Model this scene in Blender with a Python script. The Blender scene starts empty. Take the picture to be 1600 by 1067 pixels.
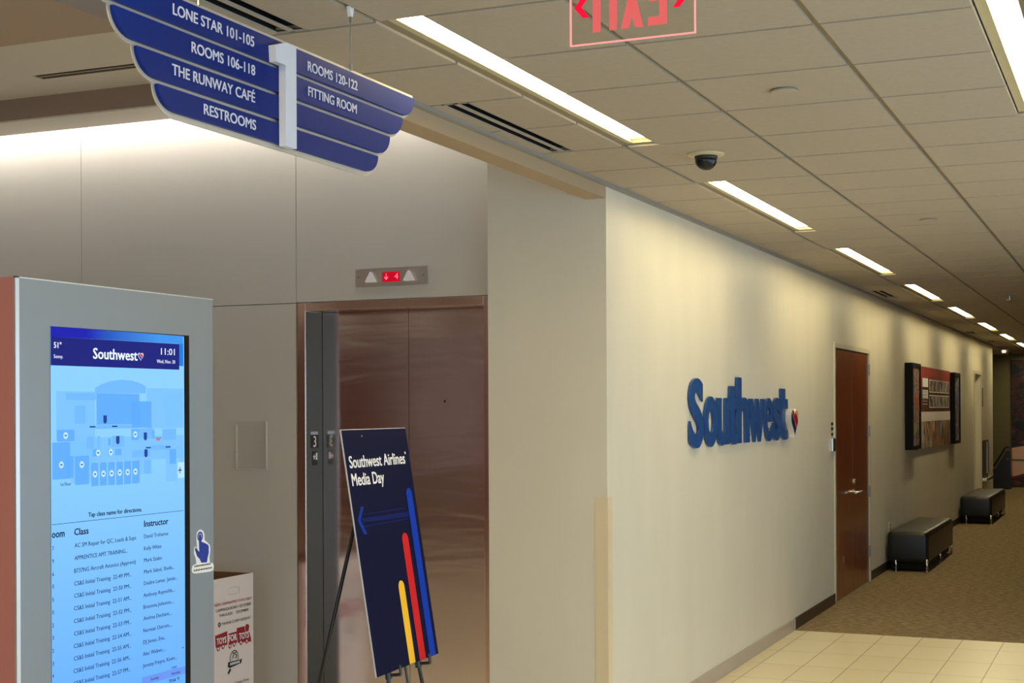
import bpy, bmesh, math, random
from mathutils import Vector, Matrix
PI = math.pi
SC = bpy.context.scene
C = SC.collection

# ------------------------------------------------------------------ camera, world, lights, exposure
cam_d = bpy.data.cameras.new('camera')
cam = bpy.data.objects.new('camera', cam_d); C.objects.link(cam)
cam_d.sensor_fit = 'HORIZONTAL'; cam_d.sensor_width = 36.0
cam_d.lens = 36.0 * 2258.45 / 1600.0
cam_d.shift_y = 104.54 / 1600.0
cam_d.clip_start = 0.05; cam_d.clip_end = 200
_y, _p, _r = -0.4088, 0.0009, -0.0047
_f = Vector((math.sin(_y) * math.cos(_p), math.cos(_y) * math.cos(_p), math.sin(_p))).normalized()
_x = Vector((math.cos(_y), -math.sin(_y), 0)); _u = _x.cross(_f)
_x2 = _x * math.cos(_r) + _u * math.sin(_r); _u2 = _u * math.cos(_r) - _x * math.sin(_r)
cam.matrix_world = Matrix(((_x2.x, _u2.x, -_f.x, 0), (_x2.y, _u2.y, -_f.y, 0), (_x2.z, _u2.z, -_f.z, 1.886), (0, 0, 0, 1)))
SC.camera = cam
vs = SC.view_settings
vs.view_transform = 'Standard'; vs.look = 'None'; vs.exposure = 0.0; vs.gamma = 1.0; vs.use_curve_mapping = False
SC.cycles.use_denoising = True
SC.cycles.max_bounces = 8
world = bpy.data.worlds.new('daylight'); SC.world = world; world.use_nodes = True
bg = world.node_tree.nodes['Background']
bg.inputs[0].default_value = (0.58, 0.78, 1.0, 1); bg.inputs[1].default_value = 2.7     # overcast daylight through the lobby glazing
CORRIDOR_GLOW = 31.0        # emission of the corridor light lenses
COVE_GLOW = 23.0            # emission of the cove strip over the elevator wall
LOBBY_FILL = 25.0  # emission of the fill lamps added in the lobby

# ------------------------------------------------------------------ materials
def lin(r, g, b):
    f = lambda v: v / 255 / 12.92 if v / 255 <= 0.04045 else ((v / 255 + 0.055) / 1.055) ** 2.4
    return (f(r), f(g), f(b), 1)
def mat(name, col, rough=0.5, metal=0.0, var=0.0, scale=8.0, bump=0.0, bscale=60.0, stretch=(1, 1, 1), spec=0.5, coat=0.0):
    m = bpy.data.materials.new(name); m.use_nodes = True
    nt = m.node_tree; N = nt.nodes; B = N['Principled BSDF']
    if len(col) == 3: col = (*col, 1)
    B.inputs['Base Color'].default_value = col
    B.inputs['Roughness'].default_value = rough; B.inputs['Metallic'].default_value = metal
    B.inputs['Specular IOR Level'].default_value = spec; B.inputs['Coat Weight'].default_value = coat
    if var > 0 or bump > 0:
        tc = N.new('ShaderNodeTexCoord'); mp = N.new('ShaderNodeMapping'); mp.inputs['Scale'].default_value = stretch
        nt.links.new(tc.outputs['Object'], mp.inputs['Vector'])
    if var > 0:
        nz = N.new('ShaderNodeTexNoise'); nz.inputs['Scale'].default_value = scale; nz.inputs['Detail'].default_value = 4
        nt.links.new(mp.outputs[0], nz.inputs['Vector'])
        mx = N.new('ShaderNodeMix'); mx.data_type = 'RGBA'
        mx.inputs[6].default_value = tuple(max(0, c * (1 - var)) for c in col[:3]) + (1,)
        mx.inputs[7].default_value = tuple(min(1, c * (1 + var)) for c in col[:3]) + (1,)
        rg = N.new('ShaderNodeMapRange'); rg.inputs[1].default_value = 0.3; rg.inputs[2].default_value = 0.7
        nt.links.new(nz.outputs['Fac'], rg.inputs[0]); nt.links.new(rg.outputs[0], mx.inputs[0])
        nt.links.new(mx.outputs[2], B.inputs['Base Color'])
    if bump > 0:
        nb = N.new('ShaderNodeTexNoise'); nb.inputs['Scale'].default_value = bscale; nb.inputs['Detail'].default_value = 3
        nt.links.new(mp.outputs[0], nb.inputs['Vector'])
        bp = N.new('ShaderNodeBump'); bp.inputs['Strength'].default_value = bump; bp.inputs['Distance'].default_value = 0.01
        nt.links.new(nb.outputs['Fac'], bp.inputs['Height']); nt.links.new(bp.outputs[0], B.inputs['Normal'])
    return m
def glow(name, col, s):
    m = bpy.data.materials.new(name); m.use_nodes = True
    B = m.node_tree.nodes['Principled BSDF']
    B.inputs['Base Color'].default_value = (col[0] * .04, col[1] * .04, col[2] * .04, 1); B.inputs['Specular IOR Level'].default_value = 0.2; B.inputs['Roughness'].default_value = 0.6
    B.inputs['Emission Color'].default_value = (*col[:3], 1); B.inputs['Emission Strength'].default_value = s
    return m
def clear(name, col=(1, 1, 1), rough=0.03, opacity=0.12):
    m = bpy.data.materials.new(name); m.use_nodes = True; nt = m.node_tree; N = nt.nodes
    N.remove(N['Principled BSDF']); out = N['Material Output']
    tr = N.new('ShaderNodeBsdfTransparent'); tr.inputs[0].default_value = (*col, 1)
    gl = N.new('ShaderNodeBsdfGlossy'); gl.inputs['Roughness'].default_value = rough
    mx = N.new('ShaderNodeMixShader'); mx.inputs[0].default_value = opacity
    nt.links.new(tr.outputs[0], mx.inputs[1]); nt.links.new(gl.outputs[0], mx.inputs[2]); nt.links.new(mx.outputs[0], out.inputs[0])
    return m

M = {}
M['wall'] = mat('wall_paint', lin(222, 214, 196), 0.42, var=0.035, scale=1.6, stretch=(1, 1.6, .5), bump=0.02, bscale=220, spec=0.35)
M['panel'] = mat('elevator_wall_panel', lin(196, 190, 180), 0.33, var=0.02, scale=1.2, spec=0.5)
M['bulk'] = mat('bulkhead_tan', lin(176, 154, 124), 0.6)  # one even tan, darker than the corridor wall
M['joint'] = mat('panel_joint', lin(150, 146, 134), 0.6)
M['matte_black'] = mat('matte_black', (0.003, 0.003, 0.003), 0.6, spec=0.15)
M['lilac'] = mat('lilac_grey_reflector', lin(226, 212, 214), 0.5)
M['taupe'] = mat('shaded_taupe', lin(164, 144, 130), 0.6)  # soffit and cove fascia, their shade put into the colour
M['gyp'] = mat('ceiling_paint', lin(226, 219, 208), 0.75)
M['tile'] = mat('ceiling_tile', lin(178, 166, 148), 0.9, var=0.03, scale=40, bump=0.03, bscale=300)
M['tee'] = mat('ceiling_grid', lin(142, 128, 100), 0.6)
M['trim'] = mat('trim_grey', lin(150, 145, 136), 0.5)
M['light_trim'] = mat('light_flange', lin(200, 188, 150), 0.45)
M['black'] = mat('black', (0.004, 0.004, 0.004), 0.6)
M['floor_tile'] = None
M['tilebase'] = mat('tile_base', lin(178, 164, 150), 0.3, var=0.04, scale=5)
M['rubber'] = mat('dark_rubber_base', lin(52, 36, 26), 0.45)
M['steel_frame'] = mat('door_frame_steel', lin(205, 196, 172), 0.35)
M['chrome'] = mat('satin_chrome', (0.72, 0.70, 0.66), 0.22, metal=1)
M['hinge'] = mat('hinge_metal', (0.30, 0.29, 0.26), 0.4, metal=0.8)
M['leather'] = mat('black_leather', (0.007, 0.007, 0.006), 0.36, bump=0.10, bscale=140, spec=0.45)
M['blue_letter'] = mat('painted_blue', lin(20, 70, 135), 0.45)
M['sign_blue'] = mat('sign_blue', lin(4, 34, 116), 0.4, spec=0.2)
M['champagne'] = mat('champagne_aluminium', (0.62, 0.55, 0.46), 0.42, metal=0.35)
M['white_sign'] = mat('white_sign_face', lin(215, 216, 228), 0.5)
M['white'] = mat('white', lin(236, 234, 236), 0.55)
M['ink'] = mat('black_ink', (0.012, 0.012, 0.016), 0.7)
M['greyink'] = mat('grey_ink', lin(95, 92, 98), 0.7)
M['redink'] = mat('red_ink', lin(150, 14, 32), 0.6)
M['navy'] = mat('poster_navy', lin(4, 10, 50), 0.5, spec=0.12)
M['p_blue'] = mat('poster_blue', lin(8, 56, 176), 0.45, spec=0.15)
M['p_red'] = mat('poster_red', lin(206, 34, 38), 0.45, spec=0.15)
M['p_yellow'] = mat('poster_yellow', lin(246, 190, 52), 0.45, spec=0.15)
M['p_arrow'] = mat('poster_arrow', lin(14, 52, 150), 0.45, spec=0.15)
M['p_faint'] = mat('poster_faint', lin(8, 26, 96), 0.45, spec=0.15)
M['foam'] = mat('foam_edge', lin(200, 190, 190), 0.7)
M['black_metal'] = mat('black_metal', (0.012, 0.012, 0.014), 0.35, spec=0.6)
M['silver'] = mat('kiosk_silver', (0.29, 0.32, 0.35), 0.42, metal=0.55, var=0.02, scale=3)
M['silver_edge'] = mat('kiosk_edge', (0.8, 0.8, 0.8), 0.3, metal=0.8)
M['terra'] = mat('kiosk_terracotta', lin(186, 116, 102), 0.5)
M['steel'] = None
M['steel2'] = mat('elevator_frame_steel', (0.80, 0.62, 0.54), 0.18, metal=1)
M['jamb'] = mat('elevator_jamb_steel', (0.06, 0.06, 0.05), 0.45, metal=0.2)
M['carton_out'] = mat('white_carton', lin(226, 214, 210), 0.7)
M['carton_in'] = mat('brown_carton', lin(140, 104, 70), 0.85)
M['sticker_blue'] = mat('sticker_blue', lin(16, 48, 150), 0.5)
M['grey_metal'] = mat('grey_metal', (0.35, 0.34, 0.32), 0.35, metal=0.9)
M['olive'] = mat('olive_wall', lin(112, 104, 74), 0.7)
M['maroon'] = mat('maroon_panel', lin(168, 52, 40), 0.5)
M['brownwall'] = mat('brown_panel', lin(150, 112, 92), 0.5)
M['lens'] = glow('light_lens', (1.0, 0.85, 0.47), CORRIDOR_GLOW)
M['lens_end'] = glow('light_lens_end', (1.0, 0.86, 0.42), 1.1)
M['cove'] = glow('cove_lamp', (1.0, 0.985, 0.95), COVE_GLOW)
M['acrylic'] = clear('clear_acrylic', opacity=0.05)
M['exit_panel'] = clear('exit_acrylic', (0.96, 0.95, 0.93), opacity=0.02)
M['exit_letter'] = glow('exit_letter_red', (0.95, 0.16, 0.15), 0.8)
M['exit_arrow'] = glow('exit_arrow_red', (1.0, 0.0, 0.04), 1.0)
M['exit_edge'] = glow('exit_edge_pink', (1.0, 0.38, 0.36), 1.0)
M['led'] = glow('led_red', (0.62, 0.0, 0.012), 0.9)
M['led_on'] = glow('led_pink', (1.0, 0.20, 0.36), 1.1)
M['arrow_white'] = glow('lantern_white', (1.0, 0.90, 0.82), 0.35)
M['s_body'] = None
M['s_navy'] = glow('screen_navy', lin(8, 22, 124), 1.0)
M['s_white'] = glow('screen_white', lin(235, 245, 255), 1.0)
M['s_ink'] = glow('screen_ink', lin(8, 20, 66), 1.0)
M['s_ink2'] = glow('screen_ink_soft', lin(14, 42, 92), 1.0)
M['s_sky'] = glow('screen_sky', lin(20, 120, 225), 1.0)
M['s_m1'] = glow('screen_map_pale', lin(124, 194, 253), 1.0)
M['s_m2'] = glow('screen_map_mid', lin(112, 184, 251), 1.0)
M['s_m3'] = glow('screen_map_blue', lin(96, 172, 249), 1.0)
M['s_pale'] = glow('screen_pale', lin(186, 228, 255), 1.0)
M['s_badge'] = glow('screen_badge', lin(16, 66, 150), 1.0)
M['s_red'] = glow('screen_red', lin(205, 60, 90), 1.0)
M['s_low'] = glow('screen_footer', lin(104, 150, 240), 1.0)

def special_materials():
    # floor tile: 0.316 x 0.6 grid with thin grout
    m = mat('beige_floor_tile', lin(214, 198, 158), 0.28, spec=0.5); nt = m.node_tree; N = nt.nodes; B = N['Principled BSDF']
    tc = N.new('ShaderNodeTexCoord'); mp = N.new('ShaderNodeMapping'); mp.inputs['Location'].default_value = (2.576, -11.17, 0)
    nt.links.new(tc.outputs['Object'], mp.inputs['Vector'])
    bk = N.new('ShaderNodeTexBrick'); bk.offset = 0.0; bk.inputs['Scale'].default_value = 1.0
    bk.inputs['Brick Width'].default_value = 0.3155; bk.inputs['Row Height'].default_value = 0.6; bk.inputs['Mortar Size'].default_value = 0.0035
    bk.inputs['Color1'].default_value = lin(242, 228, 194); bk.inputs['Color2'].default_value = lin(235, 220, 184); bk.inputs['Mortar'].default_value = lin(150, 128, 88)
    nt.links.new(mp.outputs[0], bk.inputs['Vector']); nt.links.new(bk.outputs['Color'], B.inputs['Base Color'])
    M['floor_tile'] = m
    # carpet: brown loop with streaks
    m = mat('brown_carpet', lin(120, 92, 56), 0.95, bump=0.5, bscale=240, spec=0.1); nt = m.node_tree; N = nt.nodes; B = N['Principled BSDF']
    tc = N.new('ShaderNodeTexCoord'); mp = N.new('ShaderNodeMapping'); mp.inputs['Scale'].default_value = (4, 12, 1); mp.inputs['Rotation'].default_value = (0, 0, 0.25)
    nt.links.new(tc.outputs['Object'], mp.inputs['Vector'])
    nz = N.new('ShaderNodeTexNoise'); nz.inputs['Scale'].default_value = 3.2; nz.inputs['Detail'].default_value = 9; nz.inputs['Roughness'].default_value = 0.75
    nt.links.new(mp.outputs[0], nz.inputs['Vector'])
    cr = N.new('ShaderNodeValToRGB'); cr.color_ramp.elements[0].position = 0.36; cr.color_ramp.elements[0].color = lin(92, 76, 56)
    cr.color_ramp.elements[1].position = 0.66; cr.color_ramp.elements[1].color = lin(186, 164, 128)
    nt.links.new(nz.outputs['Fac'], cr.inputs[0]); nt.links.new(cr.outputs[0], B.inputs['Base Color'])
    M['carpet'] = m
    # wood doors
    m = mat('red_brown_wood', lin(104, 48, 20), 0.3, spec=0.5, coat=0.3); nt = m.node_tree; N = nt.nodes; B = N['Principled BSDF']
    tc = N.new('ShaderNodeTexCoord'); mp = N.new('ShaderNodeMapping'); mp.inputs['Scale'].default_value = (30, 30, 1.2)
    nt.links.new(tc.outputs['Object'], mp.inputs['Vector'])
    nz = N.new('ShaderNodeTexNoise'); nz.inputs['Scale'].default_value = 1.6; nz.inputs['Detail'].default_value = 6
    nt.links.new(mp.outputs[0], nz.inputs['Vector'])
    cr = N.new('ShaderNodeValToRGB'); cr.color_ramp.elements[0].position = 0.3; cr.color_ramp.elements[0].color = lin(98, 42, 15)
    cr.color_ramp.elements[1].position = 0.75; cr.color_ramp.elements[1].color = lin(142, 70, 28)
    nt.links.new(nz.outputs['Fac'], cr.inputs[0]); nt.links.new(cr.outputs[0], B.inputs['Base Color'])
    M['wood'] = m
    # brushed steel doors with long dents
    m = mat('brushed_steel', (0.86, 0.76, 0.73), 0.16, metal=1.0); nt = m.node_tree; N = nt.nodes; B = N['Principled BSDF']
    tc = N.new('ShaderNodeTexCoord'); mp = N.new('ShaderNodeMapping'); mp.inputs['Scale'].default_value = (0.9, 1, 5.0)
    nt.links.new(tc.outputs['Object'], mp.inputs['Vector'])
    nz = N.new('ShaderNodeTexNoise'); nz.inputs['Scale'].default_value = 1.5; nz.inputs['Detail'].default_value = 2; nz.inputs['Distortion'].default_value = 0.4
    nt.links.new(mp.outputs[0], nz.inputs['Vector'])
    bp = N.new('ShaderNodeBump'); bp.inputs['Strength'].default_value = 0.22; bp.inputs['Distance'].default_value = 0.010
    # round dent near the key hole
    sb = N.new('ShaderNodeVectorMath'); sb.operation = 'SUBTRACT'; sb.inputs[1].default_value = (-3.86, 7.885, 1.90)
    nt.links.new(tc.outputs['Object'], sb.inputs[0])
    ln = N.new('ShaderNodeVectorMath'); ln.operation = 'LENGTH'; nt.links.new(sb.outputs[0], ln.inputs[0])
    mr = N.new('ShaderNodeMapRange'); mr.interpolation_type = 'SMOOTHERSTEP'; mr.inputs[1].default_value = 0.02; mr.inputs[2].default_value = 0.24; mr.inputs[3].default_value = -0.5; mr.inputs[4].default_value = 0.0
    nt.links.new(ln.outputs['Value'], mr.inputs[0])
    ad = N.new('ShaderNodeMath'); ad.operation = 'ADD'; nt.links.new(nz.outputs['Fac'], ad.inputs[0]); nt.links.new(mr.outputs[0], ad.inputs[1])
    nt.links.new(ad.outputs[0], bp.inputs['Height']); nt.links.new(bp.outputs[0], B.inputs['Normal'])
    M['steel'] = m
    # screen: a bright blue display with a soft vertical variation
    m = glow('screen_blue', lin(126, 200, 255), 1.0); nt = m.node_tree; N = nt.nodes; B = N['Principled BSDF']
    tc = N.new('ShaderNodeTexCoord'); sp = N.new('ShaderNodeSeparateXYZ'); nt.links.new(tc.outputs['Generated'], sp.inputs[0])
    cr = N.new('ShaderNodeValToRGB'); cr.color_ramp.elements[0].color = lin(100, 172, 255); cr.color_ramp.elements[1].color = lin(140, 208, 255)
    cr.color_ramp.elements[0].position = 0.05; cr.color_ramp.elements[1].position = 0.75
    nt.links.new(sp.outputs['Z'], cr.inputs[0]); nt.links.new(cr.outputs[0], B.inputs['Emission Color'])
    M['s_body'] = m
    m = glow('screen_band', lin(10, 40, 200), 1.0); nt = m.node_tree; N = nt.nodes; B = N['Principled BSDF']
    tc = N.new('ShaderNodeTexCoord'); sp = N.new('ShaderNodeSeparateXYZ'); nt.links.new(tc.outputs['Generated'], sp.inputs[0])
    cr = N.new('ShaderNodeValToRGB'); cr.color_ramp.elements[0].color = lin(8, 14, 176); cr.color_ramp.elements[0].position = 0.25
    cr.color_ramp.elements[1].color = lin(60, 150, 236); cr.color_ramp.elements[1].position = 0.8
    nt.links.new(sp.outputs['Y'], cr.inputs[0]); nt.links.new(cr.outputs[0], B.inputs['Emission Color'])
    M['s_band'] = m
    # photographs on the wall: vague warm and cool figures
    def photo(name, cols, sc, seed):
        m = mat(name, (0.3, 0.3, 0.3), 0.4); nt = m.node_tree; N = nt.nodes; B = N['Principled BSDF']
        tc = N.new('ShaderNodeTexCoord'); mp = N.new('ShaderNodeMapping'); mp.inputs['Location'].default_value = (seed, seed, seed); mp.inputs['Scale'].default_value = sc
        nt.links.new(tc.outputs['Object'], mp.inputs['Vector'])
        vz = N.new('ShaderNodeTexNoise'); vz.inputs['Scale'].default_value = 2.2; vz.inputs['Detail'].default_value = 5; vz.inputs['Distortion'].default_value = 0.6
        nt.links.new(mp.outputs[0], vz.inputs['Vector'])
        cr = N.new('ShaderNodeValToRGB'); e = cr.color_ramp.elements
        while len(e) < len(cols): e.new(0.5)
        for i, c in enumerate(cols): e[i].position = 0.37 + 0.26 * i / (len(cols) - 1); e[i].color = lin(*c)
        nt.links.new(vz.outputs['Fac'], cr.inputs[0]); nt.links.new(cr.outputs[0], B.inputs['Base Color'])
        return m
    M['photo_bw'] = photo('photo_grey', [(24, 20, 18), (90, 80, 72), (200, 190, 175), (40, 34, 30)], (1, 4, 1.6), 3)
    M['photo_group'] = photo('photo_group', [(40, 46, 54), (200, 110, 40), (225, 218, 196), (70, 110, 130), (52, 46, 38), (214, 130, 52)], (1, 3.2, .9), 8)
    M['photo_suit'] = photo('photo_uniform', [(120, 52, 22), (176, 86, 34), (190, 160, 172), (96, 80, 70), (176, 160, 140)], (1, .9, 2.2), 1)
    M['photo_blue'] = photo('photo_blue', [(20, 28, 66), (120, 120, 170), (54, 46, 52), (170, 160, 160), (26, 22, 30)], (1, .9, 2.0), 5)
    M['redboard'] = mat('red_board', lin(150, 52, 44), 0.5)
    M['brownboard'] = mat('brown_board', lin(92, 44, 34), 0.5)
    M['mural_dark'] = photo('mural_dark', [(6, 5, 6), (8, 6, 7), (70, 28, 22), (10, 7, 8), (110, 50, 44)], (.8, 1, 1.6), 2.3)
    M['mural_pink'] = mat('mural_pink', lin(236, 186, 166), 0.5); M['mural_grey'] = mat('mural_grey', lin(120, 110, 100), 0.5); M['mural_red'] = mat('mural_red', lin(110, 30, 26), 0.5)
special_materials()

# ------------------------------------------------------------------ mesh helpers
class MB:
    """Collects shapes and links them as ONE mesh object."""
    def __init__(s): s.v = []; s.f = []; s.m = []
    def add(s, verts, faces, mi=0):
        o = len(s.v); s.v += [tuple(v) for v in verts]; s.f += [tuple(i + o for i in f) for f in faces]; s.m += [mi] * len(faces)
    def box(s, x0, x1, y0, y1, z0, z1, mi=0):
        v = [(x, y, z) for z in (z0, z1) for y in (y0, y1) for x in (x0, x1)]
        s.add(v, [(0, 2, 3, 1), (4, 5, 7, 6), (0, 1, 5, 4), (2, 6, 7, 3), (0, 4, 6, 2), (1, 3, 7, 5)], mi)
    def prism(s, fr, pts, h0, h1, mi=0):
        """A flat outline in frame fr (u, v, height) pushed from h0 to h1."""
        a = sum(pts[i][0] * pts[(i + 1) % len(pts)][1] - pts[(i + 1) % len(pts)][0] * pts[i][1] for i in range(len(pts)))
        if a < 0: pts = pts[::-1]
        n = len(pts); v = [fr(p[0], p[1], h0) for p in pts] + [fr(p[0], p[1], h1) for p in pts]
        s.add(v, [tuple(range(n - 1, -1, -1)), tuple(range(n, 2 * n))] + [(i, (i + 1) % n, n + (i + 1) % n, n + i) for i in range(n)], mi)
    def flat(s, fr, pts, h, mi=0):
        a = sum(pts[i][0] * pts[(i + 1) % len(pts)][1] - pts[(i + 1) % len(pts)][0] * pts[i][1] for i in range(len(pts)))
        if a < 0: pts = pts[::-1]
        s.add([fr(p[0], p[1], h) for p in pts], [tuple(range(len(pts)))], mi)
    def rect(s, fr, u0, v0, u1, v1, h, mi=0): s.flat(fr, [(u0, v0), (u1, v0), (u1, v1), (u0, v1)], h, mi)
    def disc(s, fr, u, v, r, h, mi=0, n=20, ry=None):
        s.flat(fr, [(u + r * math.cos(2 * PI * i / n), v + (ry or r) * math.sin(2 * PI * i / n)) for i in range(n)], h, mi)
    def ring(s, fr, u, v, r0, r1, h, mi=0, n=24, k=1.0):
        P = [[(u + r * math.cos(2 * PI * i / n), v + k * r * math.sin(2 * PI * i / n)) for i in range(n)] for r in (r0, r1)]
        for i in range(n):
            j = (i + 1) % n; s.flat(fr, [P[0][i], P[1][i], P[1][j], P[0][j]], h, mi)
    def tube(s, a, b, r, mi=0, n=10, r2=None):
        a = Vector(a); b = Vector(b); d = (b - a).normalized(); q = d.to_track_quat('Z', 'Y'); r2 = r if r2 is None else r2
        v = [a + q @ Vector((r * math.cos(2 * PI * i / n), r * math.sin(2 * PI * i / n), 0)) for i in range(n)]
        v += [b + q @ Vector((r2 * math.cos(2 * PI * i / n), r2 * math.sin(2 * PI * i / n), 0)) for i in range(n)]
        s.add(v, [tuple(range(n - 1, -1, -1)), tuple(range(n, 2 * n))] + [(i, (i + 1) % n, n + (i + 1) % n, n + i) for i in range(n)], mi)
    def lathe(s, cx, cy, prof, mi=0, n=32):
        """prof: (radius, z) from top to bottom."""
        v = [(cx + r * math.cos(2 * PI * i / n), cy + r * math.sin(2 * PI * i / n), z) for r, z in prof for i in range(n)]
        f = []
        for k in range(len(prof) - 1):
            for i in range(n): f.append((k * n + i, (k + 1) * n + i, (k + 1) * n + (i + 1) % n, k * n + (i + 1) % n))
        f.append(tuple(range(n - 1, -1, -1))[::-1]); f.append(tuple((len(prof) - 1) * n + i for i in range(n))[::-1])
        s.add(v, f, mi)
    def text(s, fr, body, u0, u1, base, cap, h, mi=0, bold=0.0, res=3, mirror=False):
        V0, F0 = glyphs(body, 0.0, res); V = []; F = []      # heavier weights: the outline laid down a few times, slightly apart
        for i, (dx, dy) in enumerate([(0, 0)] if bold <= 0 else [(-bold, 0), (bold, 0)] if bold < .018 else [(-bold, -bold * .5), (bold, -bold * .5), (0, 0), (-bold, bold * .5), (bold, bold * .5)]):
            o = len(V); V += [(x + dx, y + dy, i * 1e-4) for x, y in V0]; F += [tuple(j + o for j in f) for f in F0]
        xs = [p[0] for p in V]; lo, hi = min(xs), max(xs); k = (u1 - u0) / (hi - lo); ky = cap / CAPH
        uu = (lambda x: u1 - (x - lo) * k) if mirror else (lambda x: u0 + (x - lo) * k)
        s.add([fr(uu(x), base + y * ky, h + e) for x, y, e in V], F if not mirror else [f[::-1] for f in F], mi)
    def build(s, name, mats, parent=None, smooth=False, bevel=0.0, seg=2):
        me = bpy.data.meshes.new(name); me.from_pydata(s.v, [], s.f)
        mats = mats if isinstance(mats, (list, tuple)) else [mats]
        for m in mats: me.materials.append(m)
        me.polygons.foreach_set('material_index', s.m)
        if smooth: me.polygons.foreach_set('use_smooth', [True] * len(me.polygons))
        me.update()
        o = bpy.data.objects.new(name, me); C.objects.link(o)
        if parent is not None:
            o.parent = parent
            o.matrix_parent_inverse = parent_world(parent).inverted()
        if bevel > 0:
            b = o.modifiers.new('bevel', 'BEVEL'); b.width = bevel; b.segments = seg; b.limit_method = 'ANGLE'; b.angle_limit = 0.6
            b.harden_normals = False
        return o
def parent_world(p):
    m = p.matrix_basis.copy()
    if p.parent is not None: m = parent_world(p.parent) @ p.matrix_parent_inverse @ m
    return m
_gc = {}
def glyphs(body, bold, res):
    key = (body, bold, res)
    if key not in _gc:
        cu = bpy.data.curves.new('t', 'FONT'); cu.body = body; cu.size = 1; cu.offset = bold; cu.resolution_u = res; cu.fill_mode = 'FRONT'
        ob = bpy.data.objects.new('t', cu); C.objects.link(ob)
        bpy.context.view_layer.update()
        ev = ob.evaluated_get(bpy.context.evaluated_depsgraph_get()); me = ev.to_mesh()
        _gc[key] = ([(v.co.x, v.co.y) for v in me.vertices], [tuple(p.vertices) for p in me.polygons])
        ev.to_mesh_clear(); bpy.data.objects.remove(ob); bpy.data.curves.remove(cu)
    return _gc[key]
CAPH = max(p[1] for p in glyphs('H', 0.0, 3)[0])
def thing(name, label, cat, loc, group=None, kind=None):
    o = bpy.data.objects.new(name, None); C.objects.link(o); o.location = loc; o.empty_display_size = 0.1
    return tag(o, label, cat, group, kind)
def tag(o, label=None, cat=None, group=None, kind=None):
    if label: o['label'] = label
    if cat: o['category'] = cat
    if group: o['group'] = group
    if kind: o['kind'] = kind
    return o
def struct(o): o['kind'] = 'structure'; return o
def copy_tree(o, parent=None):
    c = o.copy(); C.objects.link(c); c.parent = parent; c.matrix_parent_inverse = o.matrix_parent_inverse.copy()
    for ch in o.children: copy_tree(ch, c)
    return c
def FX(x): return lambda a, b, h: (x + h, a, b)            # a surface facing +x: u = y, v = z
def FY(y): return lambda a, b, h: (a, y - h, b)            # a surface facing -y: u = x, v = z
def FYB(y): return lambda a, b, h: (a, y + h, b)

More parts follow.
